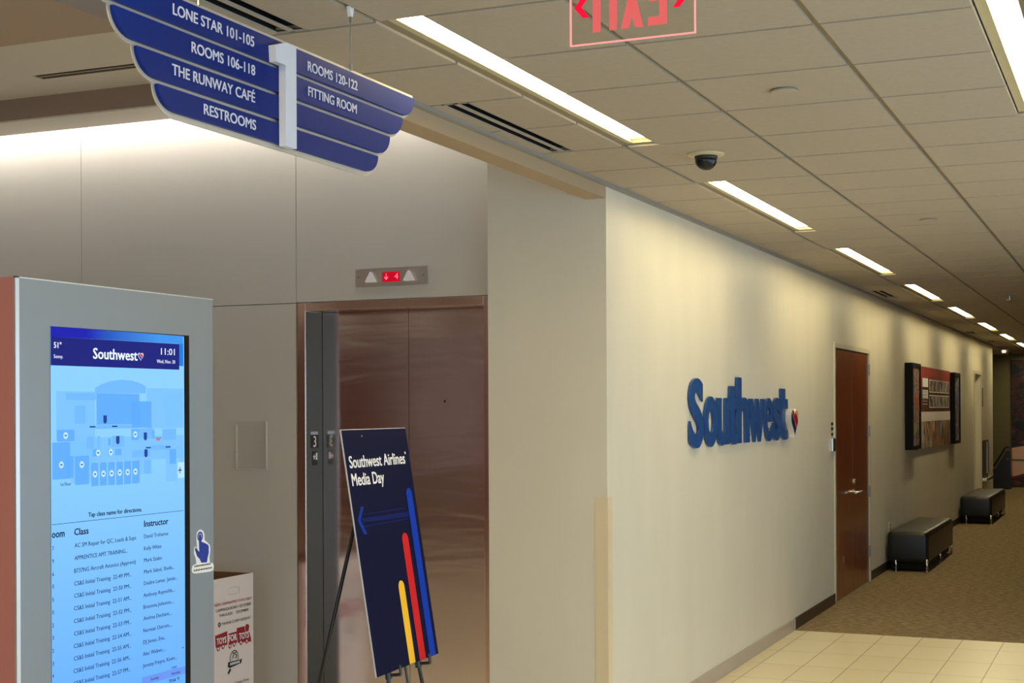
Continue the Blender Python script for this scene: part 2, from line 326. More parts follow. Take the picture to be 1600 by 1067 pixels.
# ------------------------------------------------------------------ measured layouts of printed and lit surfaces, in metres
KT = [('51°', 3.6777, 3.7139, 2.092, 0.0183, 'wb'), ('Sunny.', 3.6775, 3.7213, 2.0593, 0.0116, 'w'), ('Southwest', 3.8678, 4.1014, 2.0633, 0.035, 'wb'), ('11:01', 4.2334, 4.3139, 2.0885, 0.0232, 'w'), ('Wed, Nov. 30', 4.2092, 4.316, 2.0582, 0.0124, 'w'), ('Tap class name for directions.', 3.8403, 4.1224, 1.5371, 0.0143, 'kb'), ('Class', 3.7712, 3.8415, 1.4815, 0.0216, 'kb'), ('oom', 3.665, 3.7247, 1.4815, 0.0234, 'kb'), ('Instructor', 4.1331, 4.2713, 1.4817, 0.0217, 'kb'), ('AC SM Repair for QC, Leads & Sups', 3.7724, 4.0888, 1.4413, 0.0137, 'k'), ('APPRENTICE AMT TRAINING...', 3.7721, 4.0441, 1.4, 0.0137, 'k'), ('B737NG Aircraft Avionics (Apprent)', 3.7704, 4.0871, 1.3583, 0.0137, 'k'), ('CS&S Initial Training  22-49 PM...', 3.7702, 4.0651, 1.3167, 0.0137, 'k'), ('CS&S Initial Training  22-50 PM...', 3.7699, 4.0648, 1.2767, 0.0137, 'k'), ('CS&S Initial Training  22-51 AM...', 3.7687, 4.0645, 1.2356, 0.0137, 'k'), ('CS&S Initial Training  22-52 PM...', 3.7684, 4.0642, 1.1941, 0.0137, 'k'), ('CS&S Initial Training  22-53 PM...', 3.7681, 4.0623, 1.1529, 0.0137, 'k'), ('CS&S Initial Training  22-54 AM...', 3.7669, 4.062, 1.1123, 0.0137, 'k'), ('CS&S Initial Training  22-55 AM...', 3.7666, 4.0601, 1.0716, 0.0137, 'k'), ('CS&S Initial Training  22-56 AM...', 3.7654, 4.0587, 1.0308, 0.0137, 'k'), ('CS&S Initial Training  22-57 PM...', 3.7651, 4.0574, 0.9903, 0.0137, 'k'), ('David Treherne', 4.1328, 4.2704, 1.4417, 0.0133, 'k'), ('Kelly White', 4.1325, 4.2313, 1.3993, 0.0133, 'k'), ('Mark Szabo', 4.1322, 4.2339, 1.358, 0.0133, 'k'), ('Mark Sabol, Sheila...', 4.1319, 4.3065, 1.3177, 0.0133, 'k'), ('Deidre Lamar, Jamie...', 4.1305, 4.3239, 1.2772, 0.0133, 'k'), ('Anthony Reynolds,...', 4.1286, 4.31, 1.2356, 0.0133, 'k'), ('Breonna Johnson,...', 4.1283, 4.3026, 1.1946, 0.0133, 'k'), ('Andrea Dechant,...', 4.128, 4.2905, 1.1544, 0.0133, 'k'), ('Norman Ostrom,...', 4.1266, 4.2914, 1.1122, 0.0133, 'k'), ('DJ Jones, Eva...', 4.1263, 4.2561, 1.0718, 0.0133, 'k'), ('Alec Widner,...', 4.1244, 4.2517, 1.0303, 0.0133, 'k'), ('Jeremy Freyre, Kevin...', 4.123, 4.3188, 0.9898, 0.0133, 'k'), ('7', 3.6666, 3.6749, 1.4414, 0.0128, 'k'), ('9', 3.6663, 3.6747, 1.4004, 0.0128, 'k'), ('6', 3.666, 3.6744, 1.3587, 0.0128, 'k'), ('0', 3.6658, 3.6742, 1.3192, 0.0128, 'k'), ('5', 3.6655, 3.6739, 1.2772, 0.0128, 'k'), ('0', 3.6652, 3.6736, 1.2365, 0.0128, 'k'), ('2', 3.665, 3.6734, 1.1948, 0.0128, 'k'), ('3', 3.6647, 3.6731, 1.1548, 0.0128, 'k'), ('2', 3.6645, 3.6728, 1.1131, 0.0128, 'k'), ('3', 3.6642, 3.6726, 1.0721, 0.0128, 'k'), ('4', 3.6639, 3.6723, 1.0323, 0.0128, 'k'), ('next', 4.2891, 4.3174, 0.9589, 0.0097, 'k'), ('73:56 °F', 4.2712, 4.3331, 0.9113, 0.0108, 'kb'), ('Sunday', 4.1666, 4.2137, 0.9374, 0.0088, 'k'), ('Monday', 4.2878, 4.3375, 0.9362, 0.0086, 'k'), ('1st Floor', 3.7072, 3.7575, 1.6462, 0.0105, 'k')]
K_header = [[3.6644, 2.1275], [4.3421, 2.1304], [4.3414, 2.0369], [3.6639, 2.0355]]
K_top = [[3.6646, 2.1605], [4.3669, 2.1606], [4.3667, 2.1314], [3.6644, 2.1275]]
K_side = [[4.3421, 2.1312], [4.3667, 2.1314], [4.3661, 2.051], [4.3415, 2.0511]]
K_heart = [[4.1208, 2.0909], [4.1206, 2.0622], [4.1053, 2.0792], [4.1351, 2.0801]]
K_rule = [[3.6662, 1.5239], [4.3616, 1.524]]
K_map = {'1': [[[3.6894, 1.953], [3.878, 1.7966]], [[4.1529, 1.9682], [4.3662, 1.8262]], [[3.7082, 1.8], [4.3654, 1.7167]], [[4.2607, 1.7545], [4.3232, 1.6333]], [[4.2621, 1.9523], [4.3662, 1.8262]], [[3.7567, 1.7834], [3.877, 1.6523]], [[4.0982, 1.7253], [4.1777, 1.6656]], [[4.3383, 1.7525], [4.3653, 1.7036]]], '2': [[[3.7348, 1.9476], [3.8819, 1.9249]], [[3.7778, 1.9067], [3.8304, 1.8472]], [[3.836, 1.8034], [3.8717, 1.7627]], [[3.8902, 1.8044], [3.9021, 1.7639]], [[3.9641, 1.803], [4.0284, 1.7647]], [[4.0662, 1.826], [4.1922, 1.7903]], [[4.2404, 1.8236], [4.3207, 1.7833]], [[4.1378, 1.7156], [4.1743, 1.6678]], [[4.0722, 1.7511], [4.1714, 1.7272]], [[3.8783, 1.8407], [4.0727, 1.828]], [[4.1717, 1.7653], [4.2886, 1.7494]]], '3': [[[3.8851, 1.9469], [4.1122, 1.8421]], [[4.0701, 1.9215], [4.1789, 1.8287]], [[3.6914, 1.8274], [3.7753, 1.79]], [[3.6699, 1.7873], [3.7542, 1.6679]], [[3.7392, 1.7408], [3.7704, 1.6692]], [[3.7767, 1.7404], [3.8469, 1.6458]], [[4.0694, 1.8239], [4.1065, 1.787]], [[3.8657, 1.7608], [3.9019, 1.7365]], [[3.9439, 1.7595], [3.97, 1.7384]], [[3.9801, 1.7586], [4.0129, 1.7371]], [[3.9442, 1.7952], [3.9577, 1.7706]], [[4.1822, 1.818], [4.1956, 1.7923]], [[4.2816, 1.7496], [4.3201, 1.6964]], [[3.8576, 1.7151], [3.8939, 1.6375]], [[3.9005, 1.7156], [3.9369, 1.6373]], [[3.943, 1.7153], [3.9787, 1.6365]], [[3.9855, 1.7151], [4.0217, 1.6356]], [[4.0274, 1.7153], [4.0649, 1.6359]], [[4.0706, 1.7154], [4.1107, 1.6362]]]}
K_arc = [[3.8791, 1.9649], [3.9096, 1.9782], [3.9592, 1.9895], [4.0159, 1.9954], [4.0739, 1.993], [4.1198, 1.9837], [4.1476, 1.9745], [4.1475, 1.9492], [3.879, 1.9469]]
K_dots = [[3.7327, 1.8088], [3.7116, 1.7145], [3.8105, 1.7117], [3.876, 1.6772], [3.9187, 1.677], [3.9608, 1.6768], [4.0036, 1.6771], [4.0458, 1.677], [4.088, 1.6773], [3.8922, 1.7481], [3.9575, 1.7486], [4.0882, 1.8065]]
K_badges = [[3.9285, 1.8595], [3.9942, 1.7885], [4.1437, 1.7984], [4.1466, 1.7389]]
K_dash = [[3.8644, 1.8356], [3.9781, 1.8358], [4.1595, 1.7584], [4.2726, 1.7581]]
K_red = [[4.216, 1.7889]]
K_plus = [[4.342, 1.6721]]
S_white = [[4.4417, 1.4152], [4.4438, 1.4357], [4.4558, 1.4454], [4.4708, 1.4466], [4.4858, 1.4395], [4.4927, 1.4258], [4.4925, 1.405], [4.5107, 1.3944], [4.5258, 1.3841], [4.5297, 1.3658], [4.5234, 1.3393], [4.5253, 1.3181], [4.5437, 1.3145], [4.5518, 1.3034], [4.5476, 1.2876], [4.525, 1.2839], [4.4348, 1.2863], [4.4171, 1.2905], [4.4113, 1.3029], [4.4173, 1.317], [4.441, 1.3223], [4.4372, 1.3416], [4.4255, 1.3634], [4.4276, 1.3809], [4.4336, 1.3869], [4.4454, 1.3811]]
S_hand = [[4.4574, 1.3872], [4.4557, 1.4229], [4.4597, 1.4285], [4.4677, 1.4291], [4.4726, 1.4239], [4.4744, 1.3987], [4.4814, 1.3993], [4.4874, 1.3952], [4.4955, 1.3945], [4.5015, 1.3904], [4.5116, 1.3872], [4.5187, 1.3806], [4.5185, 1.3548], [4.5112, 1.3375], [4.507, 1.3205], [4.4708, 1.3229], [4.463, 1.3356], [4.4452, 1.3491], [4.4335, 1.3715], [4.4335, 1.3822], [4.4414, 1.3803], [4.4513, 1.3699], [4.4592, 1.3644]]
S_ring = [[4.4646, 1.421], [4.4647, 1.4388]]
S_lines = [[[4.4232, 1.3135], [4.5375, 1.3127]], [[4.4191, 1.2986], [4.5415, 1.2967]]]
poster_params = [-2.798, 5.0829, 0.8175, 0.1563, 1.0037, -0.0418]
PT = [('Southwest Airlines', 0.0295, 0.5553, 0.8452, 0.0477), ('Media Day', 0.0295, 0.3252, 0.7721, 0.0488)]
P_bars = {'blue': [[0.5494, 0.7367], [0.5191, 0.7169], [0.5812, 0.7214], [0.5216, 0.0167], [0.5749, 0.0139]], 'red': [[0.4487, 0.5483], [0.4133, 0.5346], [0.4751, 0.535], [0.4129, 0.0089], [0.4745, 0.0044]], 'yellow': [[0.3417, 0.3529], [0.3099, 0.3402], [0.368, 0.3412], [0.3138, 0.0045], [0.3694, 0.0029]]}
P_chev = [[0.079, 0.6857], [0.1037, 0.6841], [0.0593, 0.6304], [0.0999, 0.5705], [0.0724, 0.5706], [0.0321, 0.6303]]
P_shaft = [[0.066, 0.6372], [0.5197, 0.6347], [0.5122, 0.6127], [0.0835, 0.6202]]
P_faint = [[[0.0894, 0.6534], [0.4951, 0.6543], [0.4987, 0.6496], [0.0881, 0.6493]], [[0.0741, 0.6051], [0.4997, 0.6069], [0.4982, 0.6025], [0.0725, 0.6]]]
BT = [('NEW, UNWRAPPED TOYS ONLY', 7.0015, 7.3803, 0.7504, 0.0158, 'r'), ('CAMPAIGN RUNS 1 OCTOBER', 7.0148, 7.3734, 0.7162, 0.0166, 'k'), ('THROUGH     DECEMBER', 7.0442, 7.3492, 0.6848, 0.0159, 'k'), ('MARINE CORPS RESERVE', 7.0725, 7.3647, 0.6343, 0.0152, 'g'), ('TOYS', 7.0183, 7.1155, 0.5289, 0.0346, 'w'), ('FOR', 7.1382, 7.2213, 0.5292, 0.0372, 'w'), ('TOTS', 7.2458, 7.3506, 0.5246, 0.0369, 'w'), ('75', 7.1755, 7.2269, 0.4219, 0.0367, 'kb'), ('Training Group', 7.2025, 7.3458, 0.2679, 0.0162, 'g')]
B_train = [[[7.0039, 0.5823], [7.1261, 0.5937], [7.128, 0.5131], [7.0108, 0.5121]], [[7.1386, 0.5758], [7.2242, 0.5783], [7.2263, 0.5101], [7.1406, 0.5097]], [[7.2218, 0.5971], [7.3063, 0.5978], [7.3113, 0.5659], [7.3483, 0.5681], [7.3718, 0.5198], [7.3769, 0.495], [7.2327, 0.5091]]]
B_chim = [[7.3153, 0.5653], [7.3116, 0.5941], [7.3222, 0.6076], [7.3459, 0.6043], [7.3564, 0.5924], [7.3482, 0.5643]]
B_wheels = [[7.0354, 0.504], [7.0827, 0.5098], [7.1533, 0.502], [7.1954, 0.5074], [7.2664, 0.507], [7.328, 0.5053]]
B_seal = [[7.196, 0.4263], [7.1964, 0.4756], [7.2579, 0.4195]]
B_ribbon = [[[7.1335, 0.4085], [7.2617, 0.4063], [7.2787, 0.4087], [7.268, 0.383], [7.1522, 0.3726], [7.1295, 0.38]], [[7.1522, 0.3726], [7.114, 0.3351], [7.1292, 0.3472], [7.1393, 0.3345], [7.1649, 0.3595]]]
B_emblem = [[7.0476, 0.6411], [7.0478, 0.6599]]
B_slot = [[7.1493, 0.8122], [7.2261, 0.8178], [7.2391, 0.8259], [7.2263, 0.8363]]
LOGO = [('S', 9.093, 9.411, 1.625, 2.088), ('o', 9.443, 9.754, 1.625, 1.971), ('u', 9.762, 10.081, 1.627, 1.961), ('t', 10.087, 10.296, 1.627, 2.048), ('h', 10.301, 10.665, 1.633, 2.114), ('w', 10.672, 11.147, 1.631, 1.961), ('e', 11.154, 11.418, 1.627, 1.969), ('s', 11.432, 11.687, 1.627, 1.973), ('t', 11.695, 11.949, 1.628, 2.048)]
HEART = [11.893, 12.183, 1.643, 1.88]

# ------------------------------------------------------------------ the setting
XW = -2.696; CE = 3.135; YC = 7.543; YE = 7.69; YD = 7.885
ROW = lambda k: 4.7095 + 0.6096 * k
def walls():
    b = MB()                                    # corridor wall with its pier at the corner, double door and alcove openings
    b.box(-3.415, XW, YC, 7.66, 0, 3.9)
    b.box(XW - .12, XW, 7.66, 14.06, 0, 3.3); b.box(XW - .12, XW, 14.06, 16.02, 2.515, 3.3)
    b.box(XW - .12, XW, 16.02, 26.98, 0, 3.3); b.box(XW - .12, XW, 26.98, 28.2, 2.50, 3.3); b.box(XW - .12, XW, 28.2, 30.66, 0, 3.3)
    b.box(XW - .5, XW - .38, 26.9, 28.3, 0, 2.6)
    b.box(XW - .40, XW - .12, 26.86, 26.98, 0, 2.6); b.box(XW - .40, XW - .12, 28.2, 28.32, 0, 2.6); b.box(XW - .40, XW - .12, 26.98, 28.2, 2.50, 2.6)
    b.box(XW - .5, XW - .12, 30.54, 30.66, 0, 3.3)
    struct(b.build('wall_corridor', M['wall']))
    b = MB(); b.box(XW - .12, XW, 3.55, YC, 3.053, 3.9)
    struct(b.build('trim_bulkhead', M['bulk']))
    b = MB(); b.box(XW, XW + .03, -3.9, 30.66, 3.118, 3.135)
    struct(b.build('trim_ceiling_edge', M['trim']))
    # elevator wall: flat metal-faced panels with open joints
    b = MB(); J = .0022; T = .03
    xs = [-12, -10.05, -8.25, -6.45, -4.785]
    for i in range(4):
        b.box(xs[i] + J, xs[i + 1] - J, YE, YE + T, 0, 2.552 - J); b.box(xs[i] + J, xs[i + 1] - J, YE, YE + T, 2.552 + J, 4.2)
    b.box(-4.785 + J, -3.0, YE, YE + T, 2.556, 4.2)
    struct(b.build('wall_elevator', M['panel'], bevel=.0015))
    b = MB(); b.box(-12, -4.80, YE + T, YE + .3, 0, 4.2); b.box(-4.80, -3.0, YE + .035, YE + .3, 2.556, 4.2); b.box(-3.44, -3.0, YE + .035, YE + .3, 0, 2.556)
    b.box(-4.80, -3.0, YD + .06, YD + .16, 0, 2.556)
    struct(b.build('wall_elevator_core', M['joint']))
    # unseen sides of the lobby
    b = MB(); b.box(-12.1, -12, -4, 8, 0, 4.2); struct(b.build('wall_lobby', M['brownwall']))
    b = MB(); b.box(-12, -4.5, -4.1, -4, 0, 3.9); b.box(-4.5, 3.3, -4.1, -4, 2.75, 3.9); b.box(-4.5, 3.3, -4.1, -4, 0, .1); struct(b.build('wall_back', M['brownwall']))
    b = MB(); b.box(-11.45, -10.9, -4, -3.96, 0, 3.0); b.box(-8.6, -6.4, -4, -3.96, 0, 3.0)
    struct(b.build('trim_back_red', M['maroon']))
    b = MB(); b.box(-10.45, -8.75, -4, -3.96, 0.9, 3.0)
    struct(b.build('reflector_back_pale', M['lilac']))  # unseen pale panel, added to brighten the reflection in the elevator doors
    b = MB(); b.box(3.2, 3.3, -4, -1.5, 0, 3.2); b.box(3.2, 3.3, -1.5, 11.0, 0, .2); b.box(3.2, 3.3, -1.5, 11.0, 2.8, 3.2); b.box(3.2, 3.3, 11.0, 36.1, 0, 3.2)
    struct(b.build('wall_right', M['wall']))
    b = MB()
    for y in (-1.5, .98, 3.46, 5.94, 8.42, 10.9): b.box(3.22, 3.28, y, y + .06, .2, 2.8)
    struct(b.build('window_frame', M['grey_metal']))
    b = MB(); b.box(-8, -2.6, 36, 36.1, -.1, 3.3); b.box(-2.6, 3.3, 36.0, 36.1, -.1, 3.3); struct(b.build('wall_far', M['olive']))
    b = MB(); b.box(-8, -7.9, 30.6, 36, 0, 3.3); b.box(-8, XW - .12, 30.54, 30.66, 0, 3.3); struct(b.build('wall_far_left', M['olive']))
def floors():
    b = MB(); b.box(-12.1, 3.3, -4.1, 12.225, -.05, 0); struct(b.build('floor_tiles', M['floor_tile']))
    b = MB(); b.box(-8, 3.3, 12.225, 36.1, -.05, .001); struct(b.build('floor_carpet', M['carpet']))
    b = MB(); b.box(XW, XW + .012, YC, 12.255, 0, .098); b.box(-3.415, XW + .012, YC - .012, YC, 0, .098)
    struct(b.build('baseboard_tile', M['tilebase'], bevel=.002))
    b = MB(); b.box(XW, XW + .010, 12.256, 14.03, 0, .10); b.box(XW, XW + .010, 16.06, 26.93, 0, .10); b.box(XW, XW + .010, 28.26, 30.66, 0, .10)
    struct(b.build('baseboard_rubber', M['rubber']))
SLOTS = [(ROW(-3), ROW(-1)), (ROW(1), ROW(3)), (ROW(18), ROW(19.6)), (ROW(33), ROW(34.4)), (ROW(39), ROW(40.4))]
LIGHT_ROWS = [-7, -1, 5, 11, 17, 23, 29, 35, 41, 47]  # the last one is added beyond the corridor to brighten the mural
COLS = [-2.2404, -1.5956, -.9563, -.316, .324, .964, 1.604, 2.244, 2.884]
def lit(k): return any(r <= k < r + 4 for r in LIGHT_ROWS)
def slotted(k): return any(a - .01 <= ROW(k) + .3 <= b for a, b in SLOTS)
def ceilings():
    b = MB(); g = .012; gy = .009; T0, T1 = CE, CE + .016
    for k in range(-14, 51):
        y0, y1 = ROW(k) + gy, ROW(k + 1) - gy
        if y0 < -4: continue
        b.box(XW + .03, COLS[0] - g, y0, y1, T0, T1) if not slotted(k) else (b.box(XW + .03, -2.617, y0, y1, T0, T1), b.box(-2.492, COLS[0] - g, y0, y1, T0, T1))
        for i in range(len(COLS) - 1):
            x0, x1 = COLS[i] + g, COLS[i + 1] - g
            if i == 0 and lit(k): x0 = -2.075
            if i == 2 and lit(k): x1 = -.468
            b.box(x0, x1, y0, y1, T0, T1)
    b.box(2.884 + g, 3.2, -4, 31, T0, T1)
    struct(b.build('ceiling_tiles', M['tile']))
    b = MB()                                    # the grid behind the tiles, left open where a fixture or a slot sits
    for i, x in enumerate(COLS): b.box(x - .02, x + .02, -4, 36, CE + .010, CE + .02)
    for k in range(-14, 52):
        inl = any(r < k < r + 4 for r in LIGHT_ROWS); ins = any(a + .05 < ROW(k) < e - .05 for a, e in SLOTS)
        for a, e in ([(XW, -2.617), (-2.492, -2.24)] if ins else [(XW, -2.24)]) + ([(-2.075, -.468), (-.316, 3.2)] if inl else [(-2.24, 3.2)]):
            b.box(a, e, ROW(k) - .02, ROW(k) + .02, CE + .0105, CE + .0199)
    struct(b.build('ceiling_grid', M['tee']))
    b = MB(); b.box(XW - .1, 3.3, -4.1, 36.1, CE + .09, CE + .12); b.box(-8, XW - .1, 30.54, 36.1, CE, CE + .12); struct(b.build('ceiling_plenum', M['gyp']))
    # lobby: low soffit with its shade put into a taupe colour, raised ceiling, then the cove box along the elevator wall
    b = MB(); b.box(-12, XW - .12, -4, 3.59, 3.053, 3.95); struct(b.build('ceiling_soffit', M['taupe']))
    b = MB(); b.box(-12, XW - .12, 3.59, 6.70, 3.868, 3.95); b.box(-12, XW - .12, 6.80, 7.2, 3.868, 3.95)
    b.box(-12, -5.98, 6.70, 6.80, 3.868, 3.95); b.box(-4.78, XW - .12, 6.70, 6.80, 3.868, 3.95); b.box(-12, XW, 3.5, 8, 4.2, 4.25)
    struct(b.build('ceiling_lobby', M['gyp']))
    b = MB(); b.box(-12, -3.0, 7.15, 7.17, 3.735, 4.2, 0); b.box(-12, -3.0, 7.152, 7.49, 3.725, 3.735, 1); b.box(-12, -3.0, 7.47, 7.49, 3.735, 3.80, 1)
    struct(b.build('ceiling_cove', [M['taupe'], M['gyp']]))
walls(); floors(); ceilings()

# ------------------------------------------------------------------ ceiling fixtures
def light_fixture():
    y0, y1 = ROW(5), ROW(9)
    t = thing('ceiling_light', None, 'ceiling light', (-2.15, (y0 + y1) / 2, CE))
    b = MB(); a0, a1 = y0 + .012, y1 - .012; H = CE + .012
    b.box(-2.228, -2.192, a0, a1, H, H + .006); b.box(-2.095, -2.066, a0, a1, H, H + .006)
    b.box(-2.192, -2.095, a0, a0 + .015, H, H + .006); b.box(-2.192, -2.095, a1 - .015, a1, H, H + .006)
    b.box(-2.197, -2.192, a0, a1, H + .006, CE + .05); b.box(-2.095, -2.090, a0, a1, H + .006, CE + .05)
    b.box(-2.192, -2.095, a0 + .010, a0 + .015, H + .006, CE + .05); b.box(-2.192, -2.095, a1 - .015, a1 - .010, H + .006, CE + .05)
    b.box(-2.228, -2.066, a0, a1, CE + .05, CE + .085)
    b.build('housing', M['light_trim'], t)
    b = MB(); b.box(-2.192, -2.095, a0 + .06, a1 - .06, CE + .028, CE + .036); b.build('lens', M['lens'], t)
    for s in (a0 + .015, a1 - .06):
        b = MB(); b.box(-2.192, -2.095, s, s + .045, CE + .028, CE + .036); b.build('lens_end', M['lens_end'], t)
    return t
LP = light_fixture()
NAMES = {-7: None, 47: 'added linear light past the corridor end, outside the view', -1: 'longest bright linear ceiling light, nearest, between hanging blue sign and clear exit sign',
         5: 'linear ceiling light just beyond the black dome camera', 11: 'third linear ceiling light from the blue sign, just before the wooden door',
         17: 'fourth linear ceiling light, beside the small air vent past the wooden door', 23: 'fifth linear ceiling light along the corridor wall',
         29: 'sixth linear ceiling light, third from the far end of the row', 35: 'seventh linear ceiling light, next to last toward the far end',
         41: 'last and smallest linear ceiling light at the corridor end'}
first = True
for r in LIGHT_ROWS:
    for row in (0, 1):
        if row and r > 5: continue
        if first: t = LP; first = False
        else: t = copy_tree(LP)
        t.location = (-2.15 if row == 0 else -.384, ROW(r + 2), CE)
        if row: t['label'] = 'linear ceiling light cut off at the top right corner of the frame' if r == -1 else 'linear ceiling light of the right row, outside the view'
        else: t['label'] = NAMES[r] or 'linear ceiling light of the left row, behind the viewpoint'
        t['group'] = 'linear corridor ceiling lights'
    
def slot(x0, x1, y0, y1, z, label, along='y', group='two-slot air diffusers'):
    t = thing('slot_diffuser', label, 'air vent', ((x0 + x1) / 2, (y0 + y1) / 2, z), group)
    d = MB(); d.box(x0, x1, y0, y1, z + .074, z + .08); e = .002
    d.box(x0, x0 + e, y0, y1, z + .006, z + .074); d.box(x1 - e, x1, y0, y1, z + .006, z + .074); d.box(x0 + e, x1 - e, y0, y0 + e, z + .006, z + .074); d.box(x0 + e, x1 - e, y1 - e, y1, z + .006, z + .074)
    d.build('dark_plenum', M['black'], t)
    b = MB(); w = .005
    if along == 'y':
        c = (x0 + x1) / 2
        for a, e in ((x0, x0 + w), (c - .009, c + .009), (x1 - w, x1)): b.box(a, e, y0, y1, z, z + .006)
        b.box(x0, x1, y0, y0 + w, z, z + .006); b.box(x0, x1, y1 - w, y1, z, z + .006)
    else:
        c = (y0 + y1) / 2
        for a, e in ((y0, y0 + w), (c - .009, c + .009), (y1 - w, y1)): b.box(x0, x1, a, e, z, z + .006)
        b.box(x0, x0 + w, y0, y1, z, z + .006); b.box(x1 - w, x1, y0, y1, z, z + .006)
    b.build('frame', M['tile'], t)
for (a, e), lb in zip(SLOTS, ('two-slot air vent above the left wing of the hanging sign', 'two-slot air vent in the ceiling edge above the elevator opening',
                              'small dark air vent in the ceiling just past the wooden door', 'small far air vent, nearer of the pair at the corridor end', 'smallest air vent at the far end of the corridor wall')):
    slot(-2.615, -2.494, a + .011, e - .011, CE, lb)
slot(-5.98, -4.78, 6.70, 6.80, 3.868, 'narrow air vent in the raised lobby ceiling left of the sign', 'x')

def dome():
    t = thing('dome_camera', 'black dome security camera on the ceiling between two linear lights', 'security camera', (-1.936, 6.872, CE))
    b = MB(); b.lathe(-1.936, 6.872, [(.092, CE), (.092, CE - .004), (.088, CE - .010), (.055, CE - .014)], n=40); b.build('mounting_ring', M['light_trim'], t, smooth=True)
    b = MB(); p = [(.052, CE - .012), (.052, CE - .028)] + [(.0535 * math.cos(a), CE - .03 - .0535 * math.sin(a)) for a in [i * PI / 18 for i in range(0, 9)]]
    b.lathe(-1.936, 6.872, p, n=40); b.build('dome', mat('smoked_dome', (0.01, 0.01, 0.012), 0.06, spec=0.4), t, smooth=True)
    b = MB(); b.lathe(-1.936, 6.872, [(.056, CE - .010), (.056, CE - .026), (.053, CE - .028)], n=40); b.build('collar', M['black_metal'], t, smooth=True)
dome()
for x, y, lb in ((-1.268, 5.622, 'round flush ceiling disc nearest the exit sign'), (-1.266, 9.871, 'round flush ceiling disc farther along, in the middle of the ceiling'), (-1.26, 14.193, 'small distant round ceiling disc near the sprinkler')):
    b = MB(); b.lathe(x, y, [(.043, CE), (.043, CE - .007), (.054, CE - .007), (.054, CE - .011), (.050, CE - .013)], n=36)
    tag(b.build('ceiling_disc', M['tile'], smooth=False), lb, 'ceiling disc', 'round ceiling discs')
def sprinkler():
    t = thing('sprinkler_head', 'small chrome sprinkler head hanging from the far ceiling', 'sprinkler', (-1.30, 16.86, CE))
    b = MB(); b.lathe(-1.30, 16.86, [(.10, CE), (.10, CE - .006), (.04, CE - .014)], n=28); b.build('escutcheon', M['tile'], t)
    b = MB(); b.tube((-1.30, 16.86, CE - .012), (-1.30, 16.86, CE - .06), .014); b.tube((-1.30, 16.86, CE - .06), (-1.30, 16.86, CE - .066), .036, n=14); b.build('deflector', M['chrome'], t)
sprinkler()
b = MB(); b.box(-12, -3.05, 7.505, 7.56, 3.83, 3.86)
tag(b.build('cove_lamp', M['cove']), 'hidden strip lamp in the cove washing the elevator wall', 'lamp')
def spot():
    t = thing('emergency_spotlight', 'tiny bright spotlight on the ceiling at the far corridor end', 'lamp', (-2.65, 33.0, CE))
    b = MB(); b.box(-2.72, -2.58, 32.95, 33.1, CE - .05, CE); b.build('housing', M['light_trim'], t)
    b = MB(); b.box(-2.70, -2.62, 32.92, 32.95, CE - .07, CE - .01); b.build('lens', glow('spot_lens', (1, .9, .75), 1.0), t)
spot()

# recessed downlights added to brighten the lobby, in the soffit beside and behind the viewpoint, and in the raised ceiling
def fill_lights():
    lt = glow('fill_lamp_lens', (1.0, 0.90, 0.76), LOBBY_FILL)
    spots = [(x, y, 3.053) for x in (-10.5, -8, -5.5) for y in (-2.4, 0.2, 2.4)] + [(-8.2, 4.6, 3.868), (-8.2, 6.0, 3.868), (-10.2, 5.3, 3.868), (-3.7, 2.0, 3.053), (-3.7, -1.0, 3.053)]
    proto = None
    for x, y, z in spots:
        if proto is None:
            t = thing('added_fill_lamp', 'added round fill lamp in the lobby ceiling, outside the view', 'ceiling light', (0, 0, 0), 'lobby downlights')
            b = MB(); b.lathe(0, 0, [(.12, 0), (.12, -.006), (.10, -.006), (.10, -.001)], n=28); b.build('trim_ring', M['light_trim'], t)
            b = MB(); b.lathe(0, 0, [(.098, -.0015), (.098, -.003)], n=28); b.build('lens', lt, t)
            proto = t
        else: t = copy_tree(proto)
        t.location = (x, y, z)
fill_lights()

